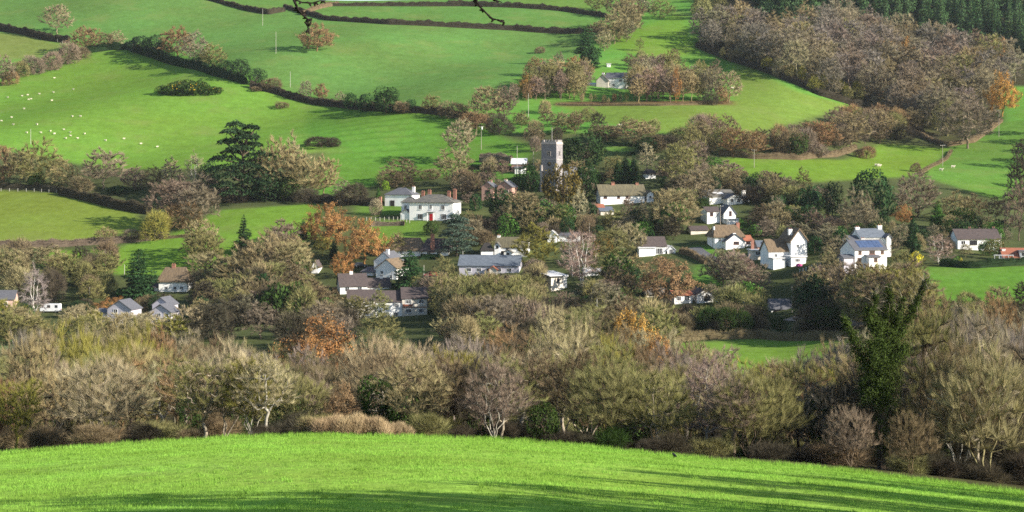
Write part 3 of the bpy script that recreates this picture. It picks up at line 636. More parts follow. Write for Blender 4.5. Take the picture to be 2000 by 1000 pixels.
def wing(root, x, y, z, w, d, eh, rh, kind, wm, rm, rot=0, ov=.35, th=.16, wins=(), chim=(), doors=(), wname='wall', rname='roof', base=-3.0):
    """one body of a building in its root's coordinates: walls, roof, chimneys, windows, doors"""
    T_ = Matrix.Translation((x, y, z)) @ Matrix.Rotation(R(rot), 4, 'Z')
    a = wall_mesh(kind, w, d, eh, rh, base).build(wname, wm, root); a.matrix_local = T_
    b = roof_mesh(kind, w, d, eh, rh, ov, th).build(rname, rm, root); b.matrix_local = T_
    made = [a, b]
    for c in chim:               # (x, y, height above ridge level, material, width)
        chimney(b, c[0], c[1], eh+rh*(1-(abs(c[1])/(d/2) if kind == 'gable' else 0)), c[2], c[3], c[4] if len(c) > 4 else .75, c[5] if len(c) > 5 else 2)
    for q in wins:               # (x, sill, width, height, face, frame material, bars)
        o = window(root, q[0], q[1], q[2], q[3], q[4] if len(q) > 4 else 'f', w, d, q[5] if len(q) > 5 else 'frame', q[6] if len(q) > 6 else 1); o.matrix_local = T_
    for q in doors:
        o = door(root, q[0], q[1], q[2], w, d, q[3]); o.matrix_local = T_
    return made
def house(name, label, u, v, rot, cat='house', prot=None, y=None, group=None):
    """root at the picture point where the middle of the front wall meets the ground; returns the root and metres per pixel there"""
    yy = gy(u, v) if y is None else y
    x, yy, z = at(u, yy); z = (HV-v)*yy/F if y is not None else z
    o = thing(name, label, cat, (x, yy, z), R(rot), group)
    if prot: PROT.append((*prot, yy))
    return o, yy/F
# helper: y of a wing centre so that its front stands at the root line is d/2
# ---- the big white villa
h, k = house('white_villa', 'large white two-storey villa with red front door and hipped slate roof', 842, 431, -13, prot=(778, 368, 906, 433))
W1 = 86*k/math.cos(R(13)); E1 = 36*k; RH = 14.5*k
wing(h, 0, 5.2, 0, W1, 10.4, E1, RH, 'hip', 'white', 'mslate', ov=.5,
     wins=[(-W1*.25, E1*.60, 1.25, 1.5, 'f', 'frame', 1), (-W1*.01, E1*.60, .95, 1.5, 'f', 'frame', 1), (W1*.27, E1*.58, 1.35, 1.6, 'f', 'frame', 1), (1.5, E1*.3, 1.2, 1.5, 'r')],
     chim=[(-W1*.30, 1.0, .9, 'brick', .8), (-W1*.16, 1.4, 1.3, 'brick', .8), (W1*.28, 2.0, .9, 'brick', .8), (W1*.46, -.5, 1.6, 'brick', .8)])
for fx in (-W1*.25, W1*.29):     # pale bay windows downstairs
    o = window(h, fx, .35, 1.9, 1.9, 'f', W1, 10.4, 'frame', 2, name='bay_window'); o.location = (0, 5.2, 0)
o = door(h, -W1*.0, 1.15, 2.3, W1, 10.4, 'red'); o.location = (0, 5.2, 0)
m = MB(); m.box(-1.3, 1.3, -1.0, -.02, 2.75, 2.9); m.build('porch_canopy', 'slate', h)
for sx in (-1.1, 1.1): m = MB(); m.tube([(sx, -.85, -.3), (sx, -.85, 2.75)], .1, 8); m.build('porch_post', 'frame', h)
wing(h, -W1*.5-1.9, 7.6, 0, 3.8, 8.0, E1*.98, RH*.75, 'hip', 'white', 'mslate', wins=[(-.5, E1*.58, .9, 1.4)])
wing(h, -W1*.5-1.6, 2.0, 0, 3.2, 3.2, 2.3, 1.3, 'front', 'white', 'slate', wname='garage_wall', rname='garage_roof')
m = MB(); m.box(-1.2, 1.2, -.06, .02, -.2, 2.0); o = m.build('garage_door', 'frame', h); o.location = (-W1*.5-1.6, .4, 0)
# ---- its coach house
h, k = house('coach_house', 'small white coach house with slate hipped roof left of the red-doored villa', 778, 403, -16, prot=(748, 363, 806, 404))
wing(h, -0, 4, 0, 56*k, 8, 23*k, 13*k, 'hip', 'white', 'slate', doors=[(-2.2, 1.6, 2.0, 'dark')], chim=[(4.2, 0, .3, 'white', .7)])
m = MB(); m.box(-6.4, -5.5, -2.2, -1.3, -1, 3.3); m.build('brick_pier', 'brick', h)
# ---- pink brick house with two gables
h, k = house('brick_house', 'pink brick house with two front gables above the dark laurel', 975, 392, -14, prot=(948, 352, 1006, 380))
wing(h, -4.2, 3, 0, 24*k, 6, 27*k, 9*k, 'front', 'brickp', 'slate', wins=[(0, 14*k, 1.3, 1.2, 'f', 'dark', 0)], chim=[(0, 1.5, .5, 'brickp', .7)])
wing(h, 1.6, 5, 0, 30*k, 8, 27*k, 11*k, 'front', 'brickp', 'slate', wins=[(0.8, 14*k, 1.3, 1.2)], chim=[(-.3, -1, .5, 'cream', .8)])
# ---- long thatched house below the church
h, k = house('thatched_house', 'long white thatched house below the big dark yews, right of the church', 1225, 398, 10, prot=(1172, 358, 1284, 400))
wing(h, -1.6, 3.6, 0, 88*k, 7.2, 18*k, 17*k, 'gable', 'white', 'mthatch', th=.4, ov=.6,
     wins=[(-6.0, 10*k, 1.2, 1.1, 'f', 'brown'), (-1.4, 10*k, 1.0, 1.1, 'f', 'brown'), (1.6, 10*k, 1.0, 1.1, 'f', 'brown'), (1.0, 1*k, 1.0, 1.1, 'f', 'brown')], chim=[(-2.6, 0, .9, 'brick', .9), (5.9, 0, .7, 'brick', .8)])
wing(h, 8.0, 3.0, 0, 13*k, 6.6, 19*k, 5*k, 'front', 'white', 'mthatch', th=.35, wins=[(0, 9*k, .9, 1.0)])
# ---- small white cottage in the trees above it
h, k = house('cottage', 'small white cottage with dark roof half hidden in trees above the thatched house', 1271, 349, 6, prot=(1258, 330, 1284, 350))
wing(h, 0, 3, 0, 20*k, 6, 10*k, 9*k, 'halfhip', 'white', 'dark', wins=[(.3, 3*k, .9, 1.2)], th=.3)
# ---- grey roofed bungalow with skylight
h, k = house('bungalow', 'white bungalow with broad grey roof and a pale skylight', 1436, 399, 24, prot=(1388, 366, 1478, 400))
wing(h, -3, 7.5, 0, 60*k, 9, 15*k, 12*k, 'gable', 'white', 'mslate', ov=.5)
wing(h, -.4, 3.5, 0, 34*k, 8, 11*k, 8*k, 'front', 'white', 'slate', wins=[(-1.2, 3*k, 1.2, 1.3), (1.4, 3*k, 1.2, 1.3)], ov=.4)
wing(h, 5.0, 3.2, 0, 12*k, 5, 9*k, 5*k, 'front', 'white', 'mslate', wins=[(0, 3*k, .8, 1.0)])
chimney(h, 7.2, 6.5, 17*k, 9*k, 'white', .9, 1)
m = MB(); m.add([(-6.2, 3.6, 17.7*k), (-2.2, 3.6, 17.7*k), (-2.2, 5.4, 21.4*k), (-6.2, 5.4, 21.4*k)], [(0, 1, 2, 3)]); 
o = m.build('skylight', 'lead', h); o.location = (0, 0, .28)
# ---- white gabled house under it
h, k = house('gabled_house', 'white house with one tall steep gable and a brown roofed side wing', 1413, 437, 14, prot=(1384, 400, 1442, 440))
wing(h, 2.2, 3.5, 0, 25*k, 7, 20*k, 16*k, 'front', 'white', 'slate', wins=[(.2, 15*k, .9, 1.6, 'f', 'brown'), (-.6, 2*k, 1.3, 1.3, 'f', 'brown')])
wing(h, -2.9, 4.5, 0, 26*k, 6, 24*k, 8*k, 'gable', 'white', 'tile', wins=[(-.6, 15*k, 1.1, 1.2, 'f', 'brown'), (1.4, 15*k, .9, 1.2)])
wing(h, 2.6, -.8, 0, 24*k, 2, 9*k, 1*k, 'flat', 'white', 'lead')
# ---- big thatched group
h, k = house('thatched_house', 'white house with steep brown thatch and a slate front gable beside the driveway', 1432, 487, 12, prot=(1400, 438, 1468, 488))
wing(h, -.4, 6.5, 0, 58*k, 7.5, 25*k, 21*k, 'halfhip', 'white', 'thatch', th=.45, ov=.6, chim=[(5.8*.7, 0, .5, 'brick', .8)], wins=[(-3, 14*k, 1, 1.1)])
wing(h, .6, 2.4, 0, 38*k, 5, 15*k, 14*k, 'front', 'white', 'slate', wins=[(.4, 9*k, 1.7, .9, 'f', 'brown', 2)], chim=[(0, -1.6, .3, 'white', .6, 1)])
wing(h, 5.4, 3.6, 0, 14*k, 4, 16*k, 9*k, 'gable', 'white', 'redtile', wins=[(0, 9*k, 1.3, 1.1, 'f', 'brown')])
# ---- low flat-roofed house with brick stacks
h, k = house('flat_roofed_house', 'low white house with flat pale roof and two tall brick chimneys', 1488, 507, 6, prot=(1466, 480, 1506, 508))
wing(h, -.2, 3, 0, 34*k, 6, 17*k, 2*k, 'flat', 'cream', 'lead', wins=[(-1, 8*k, 1.6, 1.1), (1.5, 8*k, .9, 1.1)])
chimney(h, -1.9, 4, 17*k, 21*k, 'brick', .7, 1); chimney(h, 2.2, 5, 17*k, 16*k, 'brick', .7, 1)
wing(h, 2.8, 6.5, 0, 40*k, 5, 24*k, 10*k, 'gable', 'brickp', 'bslate')
# ---- thatched house with catslide
h, k = house('thatched_house', 'white house with tall pointed thatch, white catslide gable and a low annexe in front', 1560, 518, 16, prot=(1520, 448, 1594, 520))
wing(h, 2.2, 8.5, 0, 34*k, 8, 46*k, 22*k, 'front', 'white', 'thatch', th=.5, ov=.5, wins=[(-.4, 32*k, 1.0, 1.1)], chim=[(-2.2, -2.6, .1, 'white', .8)])
wing(h, -3.2, 9.0, 0, 46*k, 6, 26*k, 20*k, 'gable', 'white', 'thatch', th=.45, wins=[(-1.2, 14*k, 1.0, 1.0)])
wing(h, 0, 2.6, 0, 31*k, 5, 16*k, 2*k, 'flat', 'white', 'lead', wins=[(-.3, 6*k, 1.5, 1.0, 'f', 'frame', 2)])
wing(h, -5.3, 3.4, 0, 26*k, 4, 13*k, 1.5*k, 'flat', 'white', 'lead')
# ---- house with solar panels
h, k = house('solar_house', 'white house with blue solar panels on its slate roof', 1701, 515.5, 16, prot=(1644, 462, 1736, 517), y=486)
W1 = 66*k/math.cos(R(16)); E1 = 27.5*k; D1 = 8.6
wing(h, 0, D1/2, 0, W1, D1, E1, 18*k, 'gable', 'white', 'slate', ov=.3,
     wins=[(-W1*.34, E1-1.15, .9, 1.0, 'f', 'brown'), (W1*.04, E1-1.15, 1.6, 1.0, 'f', 'brown'), (W1*.36, E1-1.15, .9, 1.0, 'f', 'brown'), (-W1*.36, .5, 1.1, 1.2, 'f', 'brown')], chim=[(W1*.02, .9, .8, 'white', .8)])
sl_ = 18*k/(D1/2)
for a in range(6):
    for b in range(2):
        x0 = -W1*.31+a*W1*.125; y0, y1 = .75+b*1.5, 2.15+b*1.5
        m = MB(); q = [(x0, y0, E1+sl_*y0+.24), (x0+W1*.118, y0, E1+sl_*y0+.24), (x0+W1*.118, y1, E1+sl_*y1+.24), (x0, y1, E1+sl_*y1+.24)]
        m.add(q+[(x, y, z-.06) for x, y, z in q], [(0,1,2,3),(7,6,5,4),(0,4,5,1),(1,5,6,2),(2,6,7,3),(3,7,4,0)]); m.build('solar_panel', 'solar', h)
wing(h, .1, -1.0, 0, 24*k, 2.0, 14*k, 4*k, 'mono', 'white', 'slate', wname='porch_wall', rname='porch_roof', wins=[(.3, 5*k, 1.0, 1.2, 'f', 'brown')])
wing(h, -W1*.5-1.8, 2.0, 0, 20*k, 4, 13*k, 5*k, 'gable', 'lilac', 'slate', wname='shed_wall', rname='shed_roof')
# ---- old white house behind it
h, k = house('old_farmhouse', 'white slate-roofed house with a big white stack at each end, behind the solar panels', 1705, 480, 12, prot=(1670, 440, 1734, 474), y=505)
z0 = 0
wing(h, 0, 3.4, 0, 52*k, 6.8, 17*k, 15*k, 'gable', 'white', 'bslate', chim=[(-23*k, 0, .5, 'white', .85), (24*k, 0, .9, 'white', .85)])
wing(h, -36*k, 3.2, 0, 20*k, 6, 12*k, 7*k, 'gable', 'cream', 'slate')
wing(h, 30*k, 1.4, 0, 9*k, 5, 17*k, 6*k, 'front', 'white', 'slate')
# ---- dark roofed house on the right
h, k = house('dark_roofed_house', 'wide white house with plain dark brown roof among garden trees', 1912, 489, 4, prot=(1866, 446, 1958, 492))
wing(h, 0, 4, 0, 84*k, 8, 23*k, 17*k, 'gable', 'white', 'tile', ov=.4, wins=[(-1.6, 11*k, 2.2, 1.2, 'f', 'dark', 2), (-4.6, 11*k, 1.3, 1.2), (3.2, 11*k, 1.6, 1.2), (1.5, 2*k, 2.4, 1.5)], chim=[(-1.5, 0, .4, 'tile', .6), (5.6, 0, .4, 'tile', .6)])
# ---- red roofed house at the edge
h, k = house('red_roofed_house', 'red tiled house with a white dormer and glass lean-to at the picture edge', 1985, 512, -6, prot=(1948, 478, 2000, 514))
wing(h, 2.2, 5, 0, 78*k, 8, 9*k, 16*k, 'gable', 'white', 'redtile', ov=.4, chim=[(-5.0, -1.2, .5, 'white', .7)])
wing(h, 3.2, 2.6, 0, 30*k, 4, 20*k, 2*k, 'flat', 'white', 'slate', wins=[(-.5, 11*k, 2.6, 1.1, 'f', 'frame', 2)], wname='dormer_wall', rname='dormer_roof')
m = MB()
for q in range(9): m.box(-6+q*.62, -5.93+q*.62, -1.2, 1.0, 1.75, 1.85)
for q in range(5): m.box(-6+q*1.24, -5.9+q*1.24, -1.25, -1.15, -.5, 1.85)
m.box(-6.05, -.9, -1.3, -1.2, 1.86, 2.0); m.build('lean_to_frame', 'frame', h)
# ---- garage by the lane
h, k = house('double_garage', 'white double garage with grey roof and two dark openings beside the lane', 1527, 615.5, 8, cat='garage', prot=(1503, 584, 1550, 618), y=482)
wing(h, 0, 2.8, 0, 42*k, 5.6, 12.5*k, 17*k, 'gable', 'white', 'slate', ov=.35)
for fx in (-1.35, 1.25):
    m = MB(); m.box(fx-.95, fx+.95, -.04, .3, 0, 1.45); m.build('garage_opening_shade', 'dark', h)  # solid dark slab stands for the shade inside each opening
# ---- bungalow with white gable
h, k = house('white_bungalow', 'low white bungalow with one bright gable and a rusty red roof', 1376, 592, 10, prot=(1324, 562, 1398, 594))
wing(h, .3, 5, 0, 35*k, 10, 16*k, 10*k, 'front', 'white', 'tile', wins=[(.5, 4.5*k, 1.9, 1.2, 'f', 'dark', 1)])
wing(h, -5.6, 4.5, 0, 36*k, 7, 15*k, 7*k, 'gable', 'white', 'redtile', wins=[(-1.2, 4*k, 1.2, 1.2), (1.0, 4*k, 1.4, 1.4)])
wing(h, 6.2, 6, 0, 36*k, 3, 10*k, 1*k, 'flat', 'redtile', 'tile', wname='garden_wall', rname='wall_coping', ov=.1)
# ---- grey-roofed shed by the rusty oak
h, k = house('shed', 'low stone shed with worn grey roof beside the rusty oak', 1282, 580, 6, cat='shed', prot=(1260, 562, 1302, 580))
wing(h, 0, 3, 0, 38*k, 6, 5*k, 10*k, 'gable', 'cream', 'mslate')
# ---- pavilion
h, k = house('flat_roofed_studio', 'tall narrow pale building with white sloping sheet roof beside the white-stemmed birches', 1093, 567, 30, prot=(1070, 522, 1118, 570))
wing(h, -.6, 3.4, 0, 27*k, 6, 29*k, 5*k, 'mono', 'cream', 'lead', ov=1.2, wins=[(.4, 16*k, .9, 1.0, 'f', 'dark', 0)])
wing(h, 2.6, 4.2, 0, 12*k, 5, 26*k, 3*k, 'mono', 'white', 'lead', ov=.3)
# ---- little chapel-like gable
h, k = house('outbuilding', 'small white outbuilding with a tiny pointed gable right of the birches', 1156, 540, 8, cat='outbuilding', prot=(1140, 522, 1174, 542))
wing(h, .4, 3, 0, 30*k, 5, 8*k, 6*k, 'gable', 'white', 'lead', chim=[(-.4, 0, .7, 'white', .6, 1)])
# ---- dark roofed bungalow with glazed end
h, k = house('glazed_bungalow', 'white bungalow with dark steep roof and glazed doors above the orchard', 1279, 498, 8, prot=(1250, 460, 1318, 500))
wing(h, 0, 4, 0, 46*k, 7, 17*k, 17*k, 'gable', 'white', 'tile', wins=[(1.5, 1*k, 2.2, 1.9, 'f', 'frame', 3)])
wing(h, -2.6, .4, 0, 32*k, 3, 14*k, 2*k, 'mono', 'white', 'lead'); wing(h, 5.2, 2.6, 0, 16*k, 5, 9*k, 8*k, 'front', 'white', 'lead', wins=[(0, 1*k, 1.4, 1.6, 'f', 'frame', 2)])
# ---- gables behind the birches
h, k = house('gabled_cottage', 'white cottage with two pale gables showing through the bare willows', 1092, 474, -8, prot=None)
wing(h, -2.2, 3, 0, 18*k, 6, 15*k, 8*k, 'front', 'white', 'lead'); wing(h, 3, 4, 0, 42*k, 6, 13*k, 6*k, 'gable', 'white', 'slate', wins=[(0, 5*k, 1.4, 1.1)])
# ---- white house with dormer
h, k = house('dormered_house', 'big white house with mossy roof, small white dormer and black-roofed left wing', 984, 503, -8, prot=(932, 462, 1030, 504))
wing(h, 2.2, 4.5, 0, 62*k, 8, 20*k, 18*k, 'gable', 'white', 'mthatch', wins=[(-2.6, 4*k, 1.2, 1.3, 'f', 'dark'), (2.4, 11*k, 1.3, 1.2), (-1, 11*k, 1, 1.1, 'f', 'dark'), (4.4, 4*k, 1.2, 1.3)], chim=[(-4.4, 0, .5, 'white', .7)])
wing(h, -2.0, 1.2, 0, 11*k, 3, 23*k, 6*k, 'front', 'white', 'mslate', wname='dormer_wall', rname='dormer_roof', wins=[(0, 18*k, .6, .8, 'f', 'dark', 0)])
wing(h, -5.6, 2.4, 0, 24*k, 7, 14*k, 14*k, 'halfhip', 'white', 'dark', rot=10)
wing(h, 1.6, -.6, 0, 16*k, 3, 10*k, 6*k, 'front', 'white', 'mslate', wname='porch_wall', rname='porch_roof', wins=[(0, 2*k, .8, 1.2, 'f', 'dark')])
# ---- long slate building
h, k = house('village_hall', 'long pale hall with a blue-grey slate roof below the dormered house', 955, 536, -7, cat='hall', prot=(892, 496, 1018, 536))
W1 = 118*k
wing(h, 0, 4, 0, W1, 8, 17*k, 18*k, 'gable', 'lilac', 'bslate', ov=.4, wins=[(x, 4*k, 1.4, 1.2) for x in (-6, -3, 0, 3, 6)])
wing(h, 1.5, -1.2, 0, 14*k, 2.4, 10*k, 6*k, 'front', 'cream', 'redtile', wname='porch_wall', rname='porch_roof')
# ---- brown thatch with tall stack
h, k = house('thatched_cottages', 'row of low brown thatched cottages with a tall brick chimney stack', 818, 502, -6, prot=(752, 460, 868, 500))
wing(h, -4.6, 4, 0, 70*k, 7, 14*k, 22*k, 'halfhip', 'white', 'thatch', th=.4, ov=.6, chim=[(-3.0, 0, .7, 'brickp', .8)], wins=[(-1, 4*k, 1, 1.1), (2, 4*k, 1, 1.1)])
wing(h, 5.2, 3.2, 0, 52*k, 7.5, 13*k, 22*k, 'halfhip', 'white', 'tile', th=.4, ov=.6, wins=[(-2, 3*k, 1.2, 1.1), (1.2, 3*k, 1.2, 1.1)])
chimney(h, 4.4, -.5, 18*k, 26*k, 'brick', .85, 1)
# ---- twin-gabled white house
h, k = house('twin_gabled_house', 'white house with two staggered steep front gables and thatch-brown verge', 752, 546, -20, prot=(700, 492, 780, 548))
wing(h, .4, 4.5, 0, 44*k, 9, 22*k, 17*k, 'front', 'white', 'thatch', ov=.4, wins=[(-1.4, 10*k, 1, 1), (1.6, 2*k, 1, 1.1)])
wing(h, -2.8, 9, 0, 40*k, 8, 34*k, 17*k, 'front', 'white', 'slate', ov=.3, chim=[(.6, -2, .8, 'white', .7)])
wing(h, -7.2, 5.5, 0, 26*k, 5, 12*k, 8*k, 'mono', 'white', 'slate')
# ---- brown roofed pair
h, k = house('brown_roofed_house', 'white house with plain brown roof and two upper windows above the terrace', 691, 574, 12, prot=(656, 534, 768, 574))
wing(h, 0, 4, 0, 53*k, 7.5, 15*k, 22*k, 'gable', 'white', 'tile', ov=.35, wins=[(-1.9, 4*k, 1.3, 1.3), (1.8, 4*k, 1.3, 1.3)], chim=[(-.3, 0, .7, 'white', .7)])
wing(h, 7.4, 5.5, 0, 50*k, 6.5, 11*k, 16*k, 'gable', 'white', 'tile', ov=.3, chim=[(1.4, 0, .5, 'white', .7)])
# ---- terrace
h, k = house('terraced_houses', 'long beige two-storey terrace with dark brown roof, bare trees close in front', 770, 616, 6, prot=(728, 562, 836, 616), y=497)
TW = 50*k
for q, (x, dz, mt, wm, wd_) in enumerate([(-38*k-TW*.52, -.5, 'tile', 'cream', TW*1.05), (-10*k, -.9, 'tile', 'white', 52*k), (40*k, 0, 'tile', 'cream', 49*k)]):
    wing(h, x, 4+(.3 if q == 1 else 0), dz, wd_, 7.5, 33*k, 19*k, 'gable', wm, mt, ov=.3,
         wins=[(-wd_*.25, 22*k, 1.7, 1.15, 'f', 'frame', 3), (wd_*.26, 22*k, 1.5, 1.15, 'f', 'frame', 3), (-wd_*.25, 4*k, 1.7, 1.2, 'f', 'frame', 3), (wd_*.26, 4*k, 1.4, 1.2, 'f', 'frame', 3)])
m = MB(); m.box(-TW*1.5, TW*1.3, -.12, 0, 15.5*k, 17*k)
m2 = MB(); m2.box(40*k-24*k, 40*k+24*k, .14, .24, 15*k, 16.5*k); m2.build('string_course', 'brick', h)
m2 = MB(); m2.box(40*k-23*k, 40*k-4*k, .1, .24, 17.5*k, 21.5*k); m2.build('hung_tiles', 'redtile', h)
# ---- small white gable
h, k = house('gable_cottage', 'narrow white gable end peeping out between olive and rust trees', 615, 534, -6, prot=(606, 508, 624, 534))
wing(h, 0, 3, 0, 14*k, 6, 11*k, 13*k, 'front', 'white', 'tile', ov=.15)
# ---- thatched cottage by the dark fir
h, k = house('thatched_cottage', 'white cottage with brown thatch and a brick stack right of the big dark fir', 338, 570, -3, prot=(304, 516, 366, 570))
wing(h, 0, 3.4, 0, 56*k, 7, 22*k, 25*k, 'halfhip', 'white', 'thatch', th=.45, ov=.5, wins=[(-2, 4*k, 1, 1), (.6, 4*k, 1, 1), (2.6, 4*k, 1, 1)], chim=[(-.6, 0, .8, 'brick', .8)])
wing(h, -5, 2.6, 0, 10*k, 4, 9*k, 5*k, 'gable', 'white', 'tile')
# ---- gables behind the coppice, shade put into their wall colour
h, k = house('shade_tinted_house', 'house with shade-lilac painted walls whose broad gable rises behind the yellowish coppice', 230, 640, -13, prot=(200, 584, 258, 632))
wing(h, .4, 3.2, 0, 50*k, 6.4, 36*k, 17*k, 'front', 'lilac', 'slate', ov=.35, wins=[(-1, 28*k, 1.2, 1.1)])
wing(h, -5, 4, 0, 26*k, 6, 28*k, 6*k, 'gable', 'lilac', 'slate')
h, k = house('shade_tinted_house', 'house with shade-grey painted walls and a pair of stepped gables right of the shade-lilac one', 306, 640, -12, prot=(280, 588, 334, 632))
wing(h, 1.0, 3, 0, 44*k, 6, 30*k, 15*k, 'front', 'lilac', 'slate', ov=.35, wins=[(-.4, 20*k, 1.2, 1.1), (1.8, 20*k, 1, 1.1)])
wing(h, -1.6, 9.5, 0, 36*k, 6, 40*k, 14*k, 'front', 'lilac', 'slate', ov=.3)
# ---- pink house on the left edge
h, k = house('pink_house', 'pinkish house with grey slate roof at the left edge behind a round conifer', 6, 602, 6, prot=(0, 566, 30, 602))
wing(h, -.5, 4, 0, 48*k, 7, 17*k, 15*k, 'gable', 'pinkw', 'slate', wins=[(1.2, 5*k, 1, 1.1)])
# ---- house on the upper hill
h, k = house('hill_house', 'white farmhouse with dark roof in the autumn trees high on the hill', 1196, 172, -12, prot=(1150, 134, 1226, 176))
wing(h, 1.6, 4, 0, 40*k, 8, 20*k, 10*k, 'gable', 'white', 'slate', wins=[(2.2, 12*k, 1.6, 1.2), (-1, 3*k, 1.2, 1.2)])
wing(h, -4.4, 2.4, 0, 24*k, 8, 14*k, 12*k, 'front', 'cream', 'mslate', chim=[(-.6, 2, 1.0, 'white', .8)])
wing(h, -9.4, 1.5, 0, 16*k, 4, 7*k, 3*k, 'gable', 'white', 'lead', wname='outhouse_wall', rname='outhouse_roof')
h, k = house('white_shed', 'little white shed with round-topped doors left of the hill farmhouse', 1132, 148, 4, cat='shed')
wing(h, 0, 1.5, 0, 15*k, 3, 5*k, 3*k, 'gable', 'white', 'lead')
h, k = house('white_kiosk', 'tiny white hut with flat top above the hill farmhouse', 1189, 131, 4, cat='hut')
wing(h, 0, 1, 0, 7*k, 2, 6*k, 1*k, 'flat', 'white', 'lead', wins=[(0, 2*k, .8, .5)])
# ---- blue-white barn left of the church
h, k = house('barn', 'pale blue roofed barn over a red brick wall left of the church tower', 1013, 336, -6, cat='barn', prot=(998, 306, 1030, 336))
wing(h, 0, 3, 0, 28*k, 6, 16*k, 10*k, 'gable', 'brickp', 'lead')
wing(h, .8, -1.5, 0, 20*k, 3, 8*k, 3*k, 'mono', 'white', 'slate', wins=[(0, 2*k, 1, 1)])
# ---- low grey barns by the drive below the thatched house
h, k = house('outbuilding', 'blue-roofed lean-to with a rusty patch under the long thatched house', 1186, 420, 8, cat='outbuilding', prot=(1172, 396, 1200, 418))
wing(h, 0, 2.5, 0, 26*k, 5, 8*k, 7*k, 'mono', 'cream', 'bslate'); wing(h, -1.6, 6, 0, 14*k, 4, 14*k, 6*k, 'gable', 'brick', 'redtile')
h, k = house('outbuilding', 'low outbuilding with pale stone roof among bushes under the churchyard', 1122, 424, 10, cat='outbuilding')
wing(h, 0, 2.5, 0, 26*k, 5, 7*k, 7*k, 'gable', 'cream', 'mslate')
h, k = house('outbuilding', 'long low shed with brown roof left of the steep thatched house', 1366, 458, 8, cat='shed', prot=(1345, 440, 1380, 458))
wing(h, 0, 2.5, 0, 34*k, 5, 8*k, 7*k, 'gable', 'cream', 'tile')

# ---- the church
yc = 652.0; h, k = house('church', 'stone church with a square battlemented tower and a flagpole', 1072, 376, -24, cat='church', prot=(1050, 268, 1132, 372), y=yc)
S = 29*k/math.cos(R(24)); TH = 103*k
a = MB(); a.box(-S/2, S/2, 0, S, -3, TH-9*k); a.build('tower', 'stone', h)
p = MB(); t0 = TH-9*k; p.box(-S/2-.14, S/2+.14, -.14, S+.14, t0+.001, t0+.35)
p.box(-S/2, S/2, 0, .35, t0+.35, TH-.75); p.box(-S/2, S/2, S-.35, S, t0+.35, TH-.75); p.box(-S/2, -S/2+.35, .35, S-.35, t0+.35, TH-.75); p.box(S/2-.35, S/2, .35, S-.35, t0+.35, TH-.75)
for q in range(5):
    x = -S/2+S*(q+.5)/5; ww = S/10*1.05
    if q % 2 == 0 or True:
        if q in (0, 2, 4) or True:
            p.box(x-ww*.55, x+ww*.55, .002, .348, TH-.75, TH); p.box(x-ww*.55, x+ww*.55, S-.348, S-.002, TH-.75, TH)
    if q in (1, 2, 3):
        yq = S*(q+.5)/5; p.box(-S/2+.002, -S/2+.348, yq-ww*.55, yq+ww*.55, TH-.75, TH); p.box(S/2-.348, S/2-.002, yq-ww*.55, yq+ww*.55, TH-.75, TH)
p.build('parapet', 'stonel', h)
for zz in (TH*.62, TH*.3):
    s_ = MB(); s_.box(-S/2-.1, S/2+.1, -.1, S+.1, zz, zz+.22); s_.build('string_course', 'stonel', h)
for sx in (-1, 1):
    b_ = MB(); b_.box(sx*S/2-.45 if sx > 0 else -S/2-.25, sx*S/2+.25 if sx > 0 else -S/2+.45, -.75, -.002, -3, TH*.52); b_.build('buttress', 'stonel', h)
def louvre(pm, face):
    f = MB(); w_, z_ = .62, TH*.70
    tr = (lambda a, b, c: (a, -b, c)) if face == 'f' else (lambda a, b, c: (S/2+b, S/2+a, c))
    for i in range(2):
        x0 = -.66+i*.68; P_ = [(x0, z_), (x0+.56, z_), (x0+.56, z_+1.3), (x0+.28, z_+1.75), (x0, z_+1.3)]
        f.add([tr(x, .03, z) for x, z in P_]+[tr(x, -.05, z) for x, z in P_], [tuple(range(5)), (9,8,7,6,5)]+[(q, (q+1) % 5, (q+1) % 5+5, q+5) for q in range(5)])
    o = f.build('belfry_window', 'glass', h)
    s2 = MB()
    for i in range(3):
        x0 = -.78+i*.68; p8 = [tr(x, b, z) for x in (x0, x0+.12) for b in (-.05, .12) for z in (z_-.1, z_+1.6)]
        s2.add(p8, [(0,1,3,2),(4,6,7,5),(0,4,5,1),(2,3,7,6),(0,2,6,4),(1,5,7,3)])
    s2.build('mullion', 'stonel', o)
louvre(None, 'f'); louvre(None, 'r')
c = MB(); n = 20; cz = TH*.545
c.add([(math.cos(q*2*math.pi/n)*.72+.15, -.1, cz+math.sin(q*2*math.pi/n)*.72) for q in range(n)]+[(math.cos(q*2*math.pi/n)*.72+.15, .02, cz+math.sin(q*2*math.pi/n)*.72) for q in range(n)],
      [tuple(range(n)), tuple(range(2*n-1, n-1, -1))]+[(q, (q+1) % n, (q+1) % n+n, q+n) for q in range(n)])
co = c.build('clock', 'dark', h)
hd = MB(); hd.box(.11, .19, -.14, -.103, cz, cz+.55); hd.box(.15, .5, -.14, -.103, cz-.04, cz+.04); hd.build('clock_hand', 'gold', co)
fp = MB(); fp.tube([(0, S/2, TH-1), (0, S/2, TH+25*k)], [.09, .06], 7); fp.build('flagpole', 'polew', h)
dr = MB(); dr.prism([(-.8, -1), (.8, -1), (.8, 2.2), (0, 3.3), (-.8, 2.2)], -.05, .1); dr.build('west_door', 'dark', h)
wing(h, .6, S+9, 0, 8, 18, 4.8, 4.0, 'front', 'stone', 'slate', wname='nave_wall', rname='nave_roof', wins=[(0, 2, 1.2, 2.6, 'r', 'stonel', 2), (-4.5, 2, 1.2, 2.6, 'r', 'stonel', 2), (4.5, 2, 1.2, 2.6, 'r', 'stonel', 2)])
